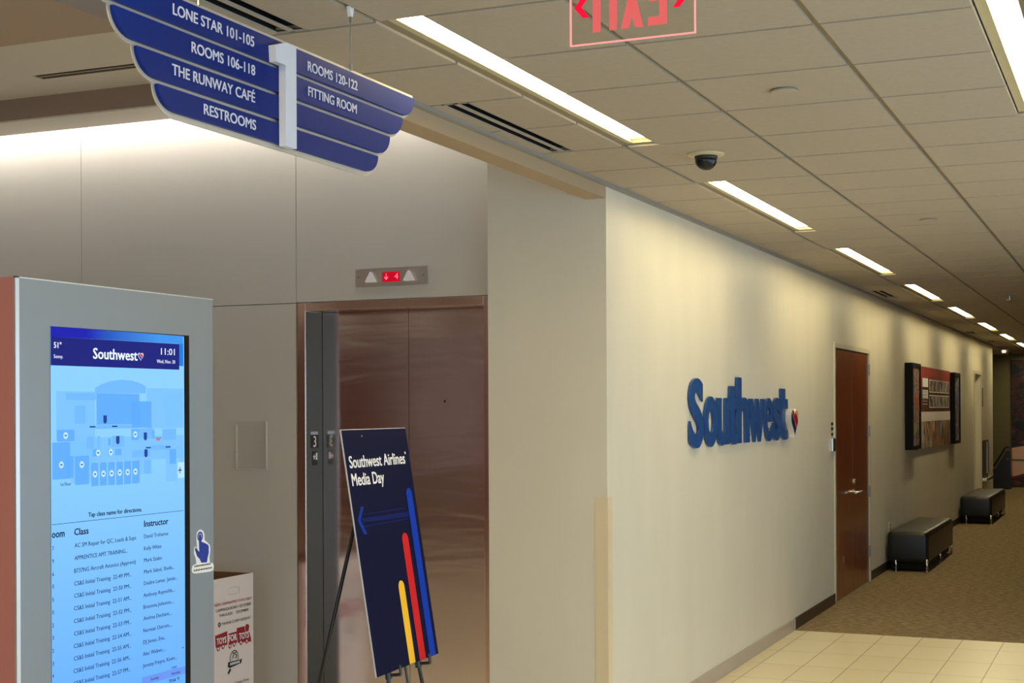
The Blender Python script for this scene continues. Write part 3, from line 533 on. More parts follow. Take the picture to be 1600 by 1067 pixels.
# ------------------------------------------------------------------ exit sign
def exit_sign():
    y = 3.25; F = FY(y); t = thing('exit_sign', 'clear acrylic exit sign with red letters seen from behind', 'exit sign', (-1.095, y, 2.76))
    x0, x1, z0, z1 = -1.249, -.940, 2.760, 3.02
    b = MB(); b.box(x0, x1, y - .004, y + .004, z0, z1); b.build('panel', M['exit_panel'], t)
    b = MB(); e = .0012
    for a in ((x0 - e, x0 + e, z0, z1), (x1 - e, x1 + e, z0, z1), (x0 - e, x1 + e, z0 - e, z0 + e)): b.box(a[0], a[1], y - .0045, y + .0045, a[2], a[3])
    b.build('edge_glow', M['exit_edge'], t)
    b = MB(); b.box(x0 - .02, x1 + .02, y - .04, y + .04, 3.02, 3.07); b.box(-1.11, -1.08, y - .015, y + .015, 3.07, CE)
    b.build('housing', M['white_sign'], t)
    G = lambda a, c, h: (a, y + .0045 + h, c)
    def L(polys, name, m):
        b = MB()
        for p in polys: b.prism(FY(y - .0045), p, -.0005, .0004)
        b.build(name, m, t)
    zb, zt = 2.7865, 2.921; r = lambda a, c, d, e: [(a, c), (d, c), (d, e), (a, e)]
    s = .0205
    L([r(-1.1915, zb - .001, -1.1710, zt)] + [r(-1.216, zt - s, -1.147, zt)], 'letter', M['exit_letter'])
    L([r(-1.1495, zb, -1.1300, zt - s - .006)] + [r(-1.1495, zt - s - .006, -1.1300, zt)][:1], 'letter', M['exit_letter'])
    L([[(-1.1210, zb), (-1.1000, zb), (-1.0655, zt), (-1.0865, zt)], [(-1.0850, zb), (-1.0640, zb), (-1.0995, zt), (-1.1205, zt)]], 'letter', M['exit_letter'])
    L([r(-1.0255, zb, -1.0065, zt), r(-1.0535, zb, -1.0255, zb + s), r(-1.0500, (zb + zt) / 2 - s / 2, -1.0255, (zb + zt) / 2 + s / 2), r(-1.0535, zt - s, -1.0255, zt)], 'letter', M['exit_letter'])
    c0 = 2.849; k = .052
    L([[(-1.2385, c0), (-1.216, c0 - .026), (-1.200, c0 - .026), (-1.2195, c0), (-1.200, c0 + .026), (-1.216, c0 + .026)]], 'arrow', M['exit_arrow'])
    L([[(-.9535, c0 + .0005), (-.976, c0 - .026), (-.992, c0 - .026), (-.9725, c0), (-.992, c0 + .026), (-.976, c0 + .026)]], 'arrow', M['exit_arrow'])
exit_sign()

# ------------------------------------------------------------------ hanging directional sign
def hanging_sign():
    X0 = -2.24; F = FX(X0); yc = 3.51
    t = thing('directional_sign', 'wing-shaped blue hanging directory sign with a large white 1', 'sign', (X0, yc, 2.626))
    E = [.829, .744, .656, .576]; ZT = [2.945, 2.855, 2.778, 2.702]; ZB = [2.855, 2.778, 2.702, 2.626]
    def arc(k, d, sgn, zt, zb, n=10):           # outer end of feather k, from its top down to its bottom
        w = .088 - d
        return [(yc + sgn * (E[k] - d - w * (1 - math.cos(a))), zt - (zt - zb) * math.sin(a)) for a in [i * PI / 2 / n for i in range(n + 1)]]
    out = []
    for k in range(4): out += arc(k, 0, 1, ZT[k], ZB[k])
    for k in range(3, -1, -1): out += arc(k, 0, -1, ZT[k], ZB[k])[::-1]
    b = MB(); b.prism(F, out, -.004, 0); b.build('backing', M['champagne'], t)
    rows = {(0, -1): ('LONE STAR 101-105', 3.003, 3.369, 2.887, .0272), (1, -1): ('ROOMS 106-118', 3.081, 3.373, 2.8091, .0268), (2, -1): ('THE RUNWAY CAFÉ', 2.999, 3.372, 2.7345, .0268),
            (3, -1): ('RESTROOMS', 3.133, 3.376, 2.6595, .0266), (0, 1): ('ROOMS 120-122', 3.648, 3.943, 2.8824, .0276), (1, 1): ('FITTING ROOM', 3.650, 3.937, 2.8095, .0268)}
    for k in range(4):
        for sgn in (-1, 1):
            zt, zb = ZT[k] - (.012 if k == 0 else .002), ZB[k] + (.015 if k == 3 else .009)
            p = [(yc, zt)] + arc(k, .009, sgn, zt, zb) + [(yc, zb)]
            b = MB(); b.prism(F, p, 0, .012); o = b.build('feather_panel', M['sign_blue'], t, bevel=.001)
            if (k, sgn) in rows:
                s_, u0, u1, z, cap = rows[(k, sgn)]
                b = MB(); b.text(F, s_, u0, u1, z, cap, .0126, bold=.022, res=4); b.build('lettering', M['white_sign'], o)
    b = MB(); b.prism(F, [(3.493, 2.634), (3.549, 2.634), (3.549, 2.927), (3.497, 2.927), (3.440, 2.908), (3.444, 2.862), (3.493, 2.862)], .012, .036)
    b.build('numeral', M['white_sign'], t, bevel=.001)
    for y in (3.13, 3.922):
        b = MB(); b.tube((X0, y, 2.94), (X0, y, CE - .02), .0016, n=8); b.tube((X0, y, 2.942), (X0, y, 2.962), .005, n=8); b.tube((X0, y, CE - .045), (X0, y, CE - .02), .004, n=8)
        o = b.build('cable', M['grey_metal'], t)
        b = MB(); b.prism(FX(X0), [(y - .014, CE + .004), (y + .014, CE + .004), (y + .005, CE - .026), (y - .005, CE - .026)], -.006, .006); b.build('ceiling_clip', M['white'], o)
hanging_sign()

# ------------------------------------------------------------------ elevator
def elevator():
    t = thing('elevator_entrance', 'brushed steel elevator doors in a metal frame behind the poster', 'elevator', (-4.11, YE, 0))
    b = MB(); b.box(-4.778, -4.718, YE - .006, YD + .02, 0, 2.552); b.build('jamb', M['steel2'], t, bevel=.003)
    b = MB(); b.box(-3.508, -3.45, YE - .006, YD + .02, 0, 2.552); b.build('jamb', M['steel2'], t, bevel=.003)
    b = MB(); b.box(-4.718, -3.508, YE - .006, YD + .02, 2.500, 2.552); b.build('header', M['steel2'], t, bevel=.003)
    b = MB(); b.box(-4.7175, -4.7165, YE + .004, YD - .004, 0, 2.499); b.build('jamb_lining', M['jamb'], t)
    b = MB(); b.box(-4.716, -4.1065, YD, YD + .03, .01, 2.498); dl = b.build('door_panel', M['steel'], t)
    b = MB(); b.box(-4.1035, -3.508, YD, YD + .03, .01, 2.498); dr = b.build('door_panel', M['steel'], t)
    b = MB(); b.disc(FY(YD), -3.86, 1.939, .007, .001); b.build('key_hole', M['black'], dr)
    b = MB(); b.box(-4.72, -3.5, YE, YD + .05, 0, .009); b.build('sill', M['grey_metal'], t)
    b = MB(); b.box(-4.107, -4.103, YD + .006, YD + .029, .01, 2.498); b.build('dark_gap_strip', M['black'], t)  # black strip added so the gap between the panels stays dark
    xj = -4.7165; F = FX(xj)
    b = MB(); b.prism(F, [(7.740, 1.653), (7.831, 1.653), (7.831, 1.734), (7.740, 1.734)], 0, .002); o = b.build('floor_plate', M['black'], t)
    b = MB(); b.text(F, '3', 7.768, 7.802, 1.660, .067, .0025, bold=.01); b.build('lettering', M['white'], o)
    b = MB(); b.prism(F, [(7.756, 1.545), (7.815, 1.545), (7.815, 1.632), (7.756, 1.632)], 0, .002); o = b.build('floor_plate', M['black'], t)
    b = MB(); b.text(F, '1', 7.796, 7.814, 1.579, .043, .0025, bold=.02)
    st = [(7.778 + (.017 if i % 2 == 0 else .007) * math.sin(i * PI / 5), 1.597 + (.022 if i % 2 == 0 else .009) * math.cos(i * PI / 5)) for i in range(10)]
    b.flat(F, st, .0025); b.build('lettering', M['white'], o)
    b = MB(); b.prism(F, [(7.740, 1.737), (7.826, 1.737), (7.826, 1.755), (7.740, 1.755)], 0, .001); b.build('braille_plate', M['grey_metal'], t)
elevator()
def indicator():
    F = FY(YE); t = thing('elevator_indicator', 'metal floor indicator above the elevator with red display', 'elevator indicator', (-4.115, YE, 2.64))
    b = MB(); b.prism(F, [(-4.360, 2.632), (-3.870, 2.6345), (-3.870, 2.7465), (-4.360, 2.745)], 0, .006); b.build('faceplate', M['chrome_warm'], t, bevel=.001)
    b = MB(); b.prism(F, [(-4.176, 2.659), (-4.058, 2.659), (-4.058, 2.718), (-4.176, 2.718)], .006, .008); o = b.build('display', M['led'], t)
    b = MB(); b.text(F, '4', -4.093, -4.067, 2.672, .037, .0084, bold=.0); b.build('digit', M['led_on'], o); b = MB()
    b.rect(F, -4.1515, 2.676, -4.1465, 2.709, .0084); b.flat(F, [(-4.149, 2.670), (-4.136, 2.684), (-4.136, 2.692), (-4.149, 2.680), (-4.162, 2.692), (-4.162, 2.684)], .0084)
    b.build('down_arrow', M['led_on'], o)
    for a in (-4.2485, -3.990):
        b = MB(); b.prism(F, [(a - .036, 2.660), (a + .036, 2.660), (a, 2.723)], .006, .034); b.build('direction_arrow', M['arrow_white'], t, bevel=.002)
    for a in (-4.338, -3.898):
        b = MB(); b.tube((a, YE - .006, 2.6925), (a, YE - .010, 2.6925), .006, n=12); b.build('screw', M['chrome'], t)
M['chrome_warm'] = mat('brushed_plate', (0.56, 0.50, 0.45), 0.38, metal=0.7)
indicator()
def holder():
    F = FY(YE); t = thing('acrylic_sign_holder', 'empty clear acrylic sign holder on the wall left of the elevator', 'sign holder', (-5.114, YE, 1.52))
    b = MB(); b.box(-5.225, -5.003, YE - .012, YE - .009, 1.52, 1.822); b.build('front_sheet', M['acrylic'], t)
    e = mat('acrylic_edge', lin(205, 198, 188), 0.3)
    b = MB()
    for a in ((-5.2265, -5.2225, 1.52, 1.80), (-5.0055, -5.0015, 1.52, 1.822), (-5.2265, -5.0015, 1.518, 1.5225)): b.box(a[0], a[1], YE - .013, YE, a[2], a[3])
    b.build('edge', e, t)
holder()

# ------------------------------------------------------------------ information kiosk
def kiosk():
    XK = -3.2; F = FX(XK); t = thing('information_kiosk', 'tall silver touch screen kiosk with terracotta side at left', 'kiosk', (XK - .13, 4.03, 0))
    b = MB(); b.box(-3.46, XK, 3.522, 4.553, .0, 2.307); b.build('cabinet', M['silver'], t, bevel=.003)
    b = MB(); b.box(-3.455, XK - .006, 3.508, 3.522, .0, 2.307); b.build('side_panel', M['terra'], t)
    b = MB(); b.box(XK - .006, XK + .001, 3.507, 3.524, 0, 2.3085); b.box(XK - .006, XK + .001, 3.507, 4.5535, 2.3045, 2.3085); b.build('edge_trim', M['silver_edge'], t)
    b = MB(); b.prism(F, [(3.663, .78), (4.403, .78), (4.403, 2.164), (3.663, 2.161)], -.01, .0006); b.build('bezel', M['matte_black'], t)
    y0, y1, zt = 3.664, 4.371, 2.1605
    b = MB(); b.prism(F, [(y0, .785), (y1, .785), (y1, zt - .002), (y0, zt)], -.008, .001); s = b.build('screen', M['s_body'], t)
    b = MB(); b.flat(F, K_top, .0013, 0); b.build('sky_band', M['s_band'], s)
    b = MB(); b.flat(F, K_header, .0016, 0); b.flat(F, K_side, .0015, 1); b.build('header', [M['s_navy'], M['s_sky']], s)
    b = MB()
    for i, k in enumerate(('1', '2', '3')):
        for (a, c) in K_map[k]: b.rect(F, min(a[0], c[0]), min(a[1], c[1]), max(a[0], c[0]), max(a[1], c[1]), .0013 + i * .0002, i)
    b.flat(F, K_arc, .0016, 1)
    for p in K_dots: b.disc(F, p[0], p[1], .0115, .0021, 3, 16); b.rect(F, p[0] - .005, p[1] - .002, p[0] + .005, p[1] + .002, .0023, 4)
    for p in K_badges: b.flat(F, [(p[0] - .009, p[1] + .014), (p[0] + .009, p[1] + .014), (p[0] + .009, p[1] - .009), (p[0], p[1] - .015), (p[0] - .009, p[1] - .009)], .0021, 4)
    for p in K_dash: b.rect(F, p[0] - .014, p[1] - .0025, p[0] + .014, p[1] + .0025, .0021, 4)
    p = K_red[0]; b.rect(F, p[0] - .018, p[1] + .001, p[0] + .018, p[1] + .0045, .0021, 5); b.rect(F, p[0] - .010, p[1] - .0055, p[0] + .010, p[1] - .0015, .0021, 5)
    p = K_plus[0]; b.rect(F, p[0] - .012, p[1] - .028, y1 - .002, p[1] + .028, .0019, 3); b.rect(F, p[0] - .010, p[1] - .002, p[0] + .010, p[1] + .002, .0023, 6); b.rect(F, p[0] - .002, p[1] - .012, p[0] + .002, p[1] + .012, .0023, 6)
    b.build('floor_map', [M['s_m1'], M['s_m2'], M['s_m3'], M['s_pale'], M['s_badge'], M['s_red'], M['s_ink']], s)
    b = MB(); b.rect(F, 4.12, .928, y1 - .001, .956, .0012, 0); b.build('footer', M['s_low'], s)
    sm = {'w': M['s_white'], 'wb': M['s_white'], 'k': M['s_ink2'], 'kb': M['s_ink']}
    for (body, u0, u1, z, cap, sty) in KT:
        b = MB(); b.text(F, body, max(u0, y0 + .001), u1, z, cap, .0026, 0, bold=.022 if 'b' in sty else 0.010, res=2)
        b.build('text_line', sm[sty], s)
    b = MB(); r = K_rule; b.flat(F, [(r[0][0], r[0][1] - .0008), (r[1][0], r[1][1] - .0008), (r[1][0], r[1][1] + .0008), (r[0][0], r[0][1] + .0008)], .0020, 1)
    b.build('rule_line', [M['s_white'], M['s_ink2'], M['s_ink']], s)
    b = MB(); b.flat(F, [(4.352, 1.0215), (4.360, 1.025), (4.352, 1.0285)], .0022); b.build('next_arrow', M['s_ink'], s)
    hy = (K_heart[2][0] + K_heart[3][0]) / 2; hz = (K_heart[0][1] + K_heart[1][1]) / 2
    heart(F, hy, hz, K_heart[3][0] - K_heart[2][0], K_heart[0][1] - K_heart[1][1], .0020, .0022, s, glowing=True)
    b = MB(); b.flat(F, S_white, .0008); st = b.build('sticker', M['white'], t)
    b = MB(); b.flat(F, S_hand, .0012); c = S_ring[0]; rr = S_ring[1][1] - c[1]; b.ring(F, c[0], c[1], rr * .62, rr, .0014, k=1.0)
    b.build('hand_icon', M['sticker_blue'], st)
    b = MB()
    for l in S_lines:                           # two rows of print too small to read
        u = l[0][0] + .005; v = (l[0][1] + l[1][1]) / 2; k = 0
        while u < l[1][0] - .006:
            w = (.006, .0035, .008, .005)[k % 4]; b.rect(F, u, v - .003, min(u + w, l[1][0] - .003), v + .003, .0012); u += w + .002; k += 1
    b.build('small_print', M['ink'], st)
def heart(F, cy, cz, w, h, h0, h1, parent, glowing=False, rim=None, side=0.0):
    def shape(k):
        P = []
        for i in range(48):
            a = 2 * PI * i / 48
            x = 16 * math.sin(a) ** 3; z = 13 * math.cos(a) - 5 * math.cos(2 * a) - 2 * math.cos(3 * a) - math.cos(4 * a)
            P.append((x / 32 * w * k, (z + 2.6) / 29 * h * k))
        return P
    def clip(P, n, d):                          # keep the side where n.p <= d
        R = []
        for i in range(len(P)):
            a, c = P[i], P[(i + 1) % len(P)]
            da = n[0] * a[0] / w + n[1] * a[1] / h - d; dc = n[0] * c[0] / w + n[1] * c[1] / h - d
            if da <= 0: R.append(a)
            if da * dc < 0: k = da / (da - dc); R.append((a[0] + (c[0] - a[0]) * k, a[1] + (c[1] - a[1]) * k))
        return R
    mats = [M['s_white'], glow('heart_blue', lin(40, 60, 190), 1.0), glow('heart_red', lin(220, 50, 60), 1.0), glow('heart_gold', lin(250, 190, 60), 1.0)] if glowing else \
           [mat('heart_silver', (0.78, 0.76, 0.72), 0.3, metal=0.25), mat('heart_blue_enamel', lin(24, 30, 96), 0.25, coat=.5), mat('heart_red_enamel', lin(190, 24, 28), 0.25, coat=.5), mat('heart_gold_enamel', lin(236, 176, 54), 0.25, coat=.5)]
    b = MB(); b.prism(F, [(cy + p[0], cz + p[1]) for p in shape(1.0)], h0 - side, h1, 0)
    inner = shape(.86 if glowing else .93); n = (.72, .69)
    for lo, hi, mi in ((-9, .02, 1), (.05, .38, 2), (.41, 9, 3)):
        P = clip(clip(inner, n, hi), (-n[0], -n[1]), -lo) if lo > -5 else clip(inner, n, hi)
        if len(P) > 2: b.flat(F, [(cy + p[0], cz + p[1]) for p in P], h1 + .0005, mi)
    return b.build('heart_emblem', mats, parent)
kiosk()

# ------------------------------------------------------------------ wall lettering
T_OUT = [(.07, .60), (.07, .26), (.12, .12), (.25, .04), (.5, 0), (.8, 0), (1, .02), (1, .19), (.8, .18), (.70, .20), (.65, .26), (.65, .60), (1, .60), (1, .80), (.65, .80), (.65, 1), (.07, 1), (.07, .80), (0, .80), (0, .60)]
def wall_logo():
    F = FX(XW); t = thing('wall_lettering', 'large raised blue lettering with a small heart on the corridor wall', 'wall sign', (XW, 10.4, 1.63))
    for ch, y0, y1, z0, z1 in LOGO:
        V, Fc = glyphs(ch, .014 if ch == 'e' else .030, 8) if ch != 't' else (T_OUT, [tuple(range(len(T_OUT)))])
        xs = [p[0] for p in V]; ys = [p[1] for p in V]
        sx = (y1 - y0) / (max(xs) - min(xs)); sz = (z1 - z0) / (max(ys) - min(ys))
        P = [(y0 + (x - min(xs)) * sx, z0 + (z - min(ys)) * sz) for x, z in V]
        b = MB(); n = len(P)
        edges = {}
        for f in Fc:
            for i in range(len(f)): e = (f[i], f[(i + 1) % len(f)]); edges[e] = 1
        side = [(e[0], e[1], n + e[1], n + e[0]) for e in edges if (e[1], e[0]) not in edges]
        v = [F(p[0], p[1], .006) for p in P] + [F(p[0], p[1], .022) for p in P]
        a = sum((P[f[1]][0] - P[f[0]][0]) * (P[f[2]][1] - P[f[0]][1]) - (P[f[2]][0] - P[f[0]][0]) * (P[f[1]][1] - P[f[0]][1]) for f in Fc)
        fr = [tuple(i + n for i in f) for f in Fc]; bk = [f[::-1] for f in Fc]
        if a < 0: fr = [f[::-1] for f in fr]; bk = [f[::-1] for f in bk]; side = [f[::-1] for f in side]
        b.add(v, fr + bk + side, 0)
        o = b.build('letter', M['blue_letter'], t)
        m = MB()                                # stand-off studs into the wall
        cy = (y0 + y1) / 2
        m.tube((XW, y0 + .07, z0 + .06), (XW + .007, y0 + .07, z0 + .06), .006); m.tube((XW, y1 - .07, z0 + .10), (XW + .007, y1 - .07, z0 + .10), .006)
        m.build('stud', M['grey_metal'], o)
    y0, y1, z0, z1 = HEART
    heart(F, (y0 + y1) / 2, (z0 + z1) / 2, y1 - y0, z1 - z0, .012, .060, t)
wall_logo()

# ------------------------------------------------------------------ poster on an easel
def poster():
    x, y, z, tl, h, yw = POSTER; w = .61
    b0 = Vector((x, y, z)); d = Vector((math.sin(yw), math.cos(yw), 0)); n0 = Vector((math.cos(yw), -math.sin(yw), 0))
    up = Vector((0, 0, math.cos(tl))) - n0 * math.sin(tl); n = d.cross(up).normalized()
    F = lambda s, v, k: tuple(b0 + d * s + up * v + n * k)
    t = thing('event_poster', 'navy event poster board with arrow and coloured bars on black easel', 'poster', tuple(b0 + d * .3))
    b = MB(); b.prism(F, [(0, 0), (w, 0), (w, h), (0, h)], -.005, 0, 0); b.build('board', M['foam'], t)
    b = MB(); b.rect(F, .004, .0, w, h - .003, .0005, 0)
    for q in P_faint: b.flat(F, q, .0010, 1)
    b.flat(F, P_shaft, .0012, 2); b.flat(F, P_chev, .0014, 3)
    def bar(P, mi, hh):
        l, r_ = (P[3][0] + P[1][0]) / 2, (P[4][0] + P[2][0]) / 2; m_ = (l + r_) / 2; rr = (r_ - l) / 2; top = P[0][1] - rr
        b.flat(F, [(l, .002), (r_, .002)] + [(m_ + rr * math.cos(i * PI / 12), top + rr * math.sin(i * PI / 12)) for i in range(13)], hh, mi)
    bar(P_bars['blue'], 4, .0016); bar(P_bars['red'], 5, .0018); bar(P_bars['yellow'], 6, .0020)
    b.build('print', [M['navy'], M['p_faint'], M['p_faint'], M['p_arrow'], M['p_blue'], M['p_red'], M['p_yellow']], t)
    b = MB()
    for (s_, u0, u1, v, cap) in PT: b = MB(); b.text(F, s_, u0, u1, v, cap, .0024, bold=.022, res=4); b.build('lettering', M['white'], t)
    b = MB(); b.disc(F, .566, .892, .006, .0024); b.build('registered_mark', M['white'], t)
    b = MB(); b.disc(F, .178, h - .03, .004, .0012); b.build('pin_mark', M['foam'], t)
    # easel
    e = thing('display_easel', 'black tripod easel holding the navy event poster', 'easel', (x + .06, y + .3, 0))
    back = -.022
    apex = Vector(F(.305, .93, back))
    def foot(s):                                # where a front leg through bottom-edge point s meets the floor
        q = Vector(F(s, -.005, back)); k = (0 - apex.z) / (q.z - apex.z); return apex + (q - apex) * k
    for s in (.150, .440):
        fo = foot(s); b = MB(); b.tube(apex, fo, .0085, n=12); lg = b.build('front_leg', M['black_metal'], e, smooth=True)
        b = MB(); b.tube(fo, fo + Vector((0, 0, .03)), .012); b.build('rubber_foot', M['black'], lg)
        q = Vector(F(s, -.014, back)); a = Vector(F(s, -.016, .034)); c = Vector(F(s, .022, .036))
        b = MB(); b.tube(q + up * -.016, q + up * .016, .014, n=12); b.tube(q, a, .007); b.tube(a, c, .006)
        b.build('support_bracket', M['black_metal'], e)
    b = MB(); b.tube(apex, Vector(F(.318, -.42, back)), .0055); b.build('center_mast', M['black_metal'], e)
    rear = Vector((-3.42, 5.37, 0.0)); b = MB(); b.tube(apex, rear, .0085, n=12); lg = b.build('rear_leg', M['black_metal'], e, smooth=True)
    b = MB(); b.tube(rear, rear + Vector((0, 0, .03)), .012); b.build('rubber_foot', M['black'], lg)
    b = MB(); b.tube(apex - up * .03, apex + up * .03, .02, n=14); b.build('apex_hub', M['black_metal'], e)
POSTER = poster_params
poster()

# ------------------------------------------------------------------ toy collection carton
def carton():
    XB = -4.918; F = FX(XB); x0, y0, y1, z1 = XB - .43, 6.975, 7.40, .908
    t = thing('donation_box', 'open-topped white toy donation carton beside the kiosk', 'cardboard box', (XB - .21, 7.19, 0)); w = .006
    b = MB()
    b.box(XB - w, XB, y0, y1, 0, z1, 0); b.box(x0, x0 + w, y0, y1, 0, z1, 0); b.box(x0 + w, XB - w, y0, y0 + w, 0, z1, 0); b.box(x0 + w, XB - w, y1 - w, y1, 0, z1, 0); b.box(x0 + w, XB - w, y0 + w, y1 - w, 0, .01, 1)
    e = .0006
    b.box(XB - w - e, XB - w, y0 + w, y1 - w, .01, z1 - .001, 1); b.box(x0 + w, x0 + w + e, y0 + w, y1 - w, .01, z1 - .001, 1); b.box(x0 + w + e, XB - w - e, y0 + w, y0 + w + e, .01, z1 - .001, 1); b.box(x0 + w + e, XB - w - e, y1 - w - e, y1 - w, .01, z1 - .001, 1)
    b.build('carton', [M['carton_out'], M['carton_in']], t)
    b = MB(); inks = [M['ink'], M['redink'], M['greyink'], M['white']]; mi = {'r': 1, 'k': 0, 'kb': 0, 'g': 2, 'w': 3}
    for i, p in enumerate(B_train): b.flat(F, p, .0008 + .0001 * i, 1)
    b.flat(F, B_chim, .0008, 1)
    for p in B_wheels: b.disc(F, p[0], p[1], .0155, .0012, 1); b.disc(F, p[0], p[1], .0075, .0014, 3)
    b.build('train_emblem', inks, t); b = MB()
    c = B_seal[0]; rz = B_seal[1][1] - c[1]; ry = B_seal[2][0] - c[0]
    b.ring(F, c[0], c[1], rz * .80, rz * .92, .0010, 0, k=1.0)
    b.ring(F, c[0], c[1], rz * .45, rz * .50, .0009, 2)
    for p in B_ribbon: b.flat(F, p, .0012, 0)
    p = B_ribbon[0]; cy = sum(q[0] for q in p) / len(p); cz = sum(q[1] for q in p) / len(p)
    for k in range(7): b.rect(F, cy - .05 + k * .0145, cz - .006, cy - .05 + k * .0145 + .010, cz + .008, .0016, 3)
    b.build('anniversary_seal', inks, t); b = MB()
    e = B_emblem[0]; b.ring(F, e[0], e[1], .006, .015, .0010, 2); b.disc(F, e[0], e[1], .004, .0010, 2)
    b.build('round_emblem', inks, t)
    for (s_, u0, u1, z, cap, sty) in BT:
        b = MB(); b.text(F, s_, u0, u1, z, cap, .0018, mi[sty], bold=.03 if sty == 'w' else .008, res=2); b.build('printed_line', inks, t)
    b = MB(); s_ = B_slot; c = ((s_[0][0] + s_[1][0]) / 2, (s_[0][1] + s_[3][1]) / 2)
    r = .021; P = [(c[0] + (.03 if abs(a) < PI / 2 else -.03) + r * math.cos(a), c[1] + r * math.sin(a)) for a in [-PI + i * PI / 12 + .01 for i in range(24)]]
    for i in range(len(P)):
        q, k = P[i], P[(i + 1) % len(P)]; b.flat(F, [(q[0], q[1] - .0007), (k[0], k[1] - .0007), (k[0] + .0005, k[1] + .0007), (q[0] + .0005, q[1] + .0007)], .0008, 0)
    b.flat(F, [(P[6][0] + .028, c[1] - r), (P[6][0] + .031, c[1] - r), (P[6][0] + .034, c[1]), (P[6][0] + .031, c[1] + r), (P[6][0] + .028, c[1] + r), (P[6][0] + .031, c[1])], .001, 0)
    b.build('hand_hole', M['greyink'], t)
carton()

# ------------------------------------------------------------------ corner guard
b = MB(); b.box(-2.767, XW + .003, YC - .003, YC - .0125 + .0095, .10, 1.398); b.box(-2.767, XW + .004, YC - .004, YC, .10, 1.398); b.box(XW, XW + .004, YC, YC + .075, .10, 1.398)
tag(b.build('corner_guard', mat('corner_guard_vinyl', lin(226, 208, 174), 0.3)), 'pale vinyl corner guard on the wall corner right of the elevator', 'corner guard')

# ------------------------------------------------------------------ double door and its hardware
def double_door():
    t = thing('door_1', 'tall double wooden door with silver hinges in the corridor wall', 'door', (XW, 15.03, 0)); t['kind'] = 'structure'
    b = MB(); f = .05
    b.box(XW - .10, XW + .012, 14.03, 14.03 + f, 0, 2.525); b.box(XW - .10, XW + .012, 16.05 - f, 16.05, 0, 2.525); b.box(XW - .10, XW + .012, 14.03 + f, 16.05 - f, 2.525 - f, 2.525)
    b.build('door_frame', M['steel_frame'], t, bevel=.002)
    ym = 15.04
    leaves = []
    for y0, y1 in ((14.085, ym - .002), (ym + .002, 15.995)):
        b = MB(); b.box(XW - .05, XW - .002, y0, y1, .008, 2.47); leaves.append(b.build('door_leaf', M['wood'], t, bevel=.002))
    for lf, y in ((leaves[0], 14.082), (leaves[1], 15.998)):
        for z in (.33, .98, 1.635, 2.30):
            b = MB(); b.tube((XW + .009, y, z - .06), (XW + .009, y, z + .06), .007, n=12); b.box(XW - .004, XW + .006, y - .022, y + .022, z - .056, z + .056); b.build('hinge', M['hinge'], lf)
    b = MB(); b.tube((XW - .002, 15.11, 1.02), (XW + .05, 15.11, 1.02), .011); b.tube((XW + .05, 15.11, 1.02), (XW + .05, 14.92, 1.02), .010); b.tube((XW - .002, 15.11, 1.02), (XW + .006, 15.11, 1.02), .028, n=16)
    b.tube((XW + .05, 15.11, 1.02), (XW + .05, 15.30, 1.02), .009)
    b.build('lever_handle', M['chrome'], leaves[1])
    b = MB(); b.tube((XW - .002, 15.11, 1.125), (XW + .012, 15.11, 1.125), .026, n=16); b.build('lock_cylinder', M['chrome'], leaves[1])
double_door()
def reader():
    t = thing('keypad_reader', 'small silver keypad reader on the wall left of the wooden door', 'keypad', (XW, 13.93, 1.47))
    b = MB(); b.box(XW, XW + .025, 13.86, 14.0, 1.47, 1.60); b.build('reader_body', M['chrome'], t, bevel=.004)
    b = MB(); b.box(XW + .025, XW + .028, 13.90, 13.99, 1.49, 1.585); b.build('keypad', M['ink'], t)
    for z in (1.635, 1.69, 1.735):
        b = MB(); b.box(XW, XW + .010, 13.90, 13.96, z - .014, z + .014); b.build('button_plate', M['ink'], t)
reader()
def outlet():
    t = thing('wall_outlet', 'ivory wall outlet just above the nearer black bench', 'outlet', (XW, 17.4, .485))
    b = MB(); b.box(XW, XW + .006, 17.35, 17.47, .43, .54); b.build('cover_plate', M['steel_frame'], t)
    for z in (.463, .507):
        b = MB(); b.box(XW + .006, XW + .008, 17.385, 17.435, z - .012, z + .012); b.build('socket', M['greyink'], t)
outlet()

# ------------------------------------------------------------------ benches
def bench(y0, y1, x0, x1, z1, label):
    t = thing('upholstered_bench', label, 'bench', ((x0 + x1) / 2, (y0 + y1) / 2, .001), 'black benches along the corridor wall')
    me = MB(); me.box(x0, x1, y0, y1, .095, z1); o = me.build('cushion', M['leather'], t, bevel=.06, seg=6, smooth=True)
    me = MB(); me.box(x0 + .05, x1 - .05, y0 + .05, y1 - .05, .03, .13); me.build('base', M['matte_black'], t)
    for yy in (y0 + .02, (y0 + y1) / 2, y1 - .02):
        for xx in (x0 + .10, x1 - .02):
            b = MB(); b.tube((xx, yy, .15), (xx, yy, .012), .018, n=12, r2=.011); b.tube((xx, yy, .012), (xx, yy, .001), .010, n=12, r2=.018); b.build('leg', M['chrome'], t, smooth=True)
bench(17.03, 19.45, -2.672, -2.205, .462, 'nearer black leather bench by the wooden door')
bench(24.42, 27.0, -2.665, -2.165, .448, 'farther black leather bench toward the corridor end')

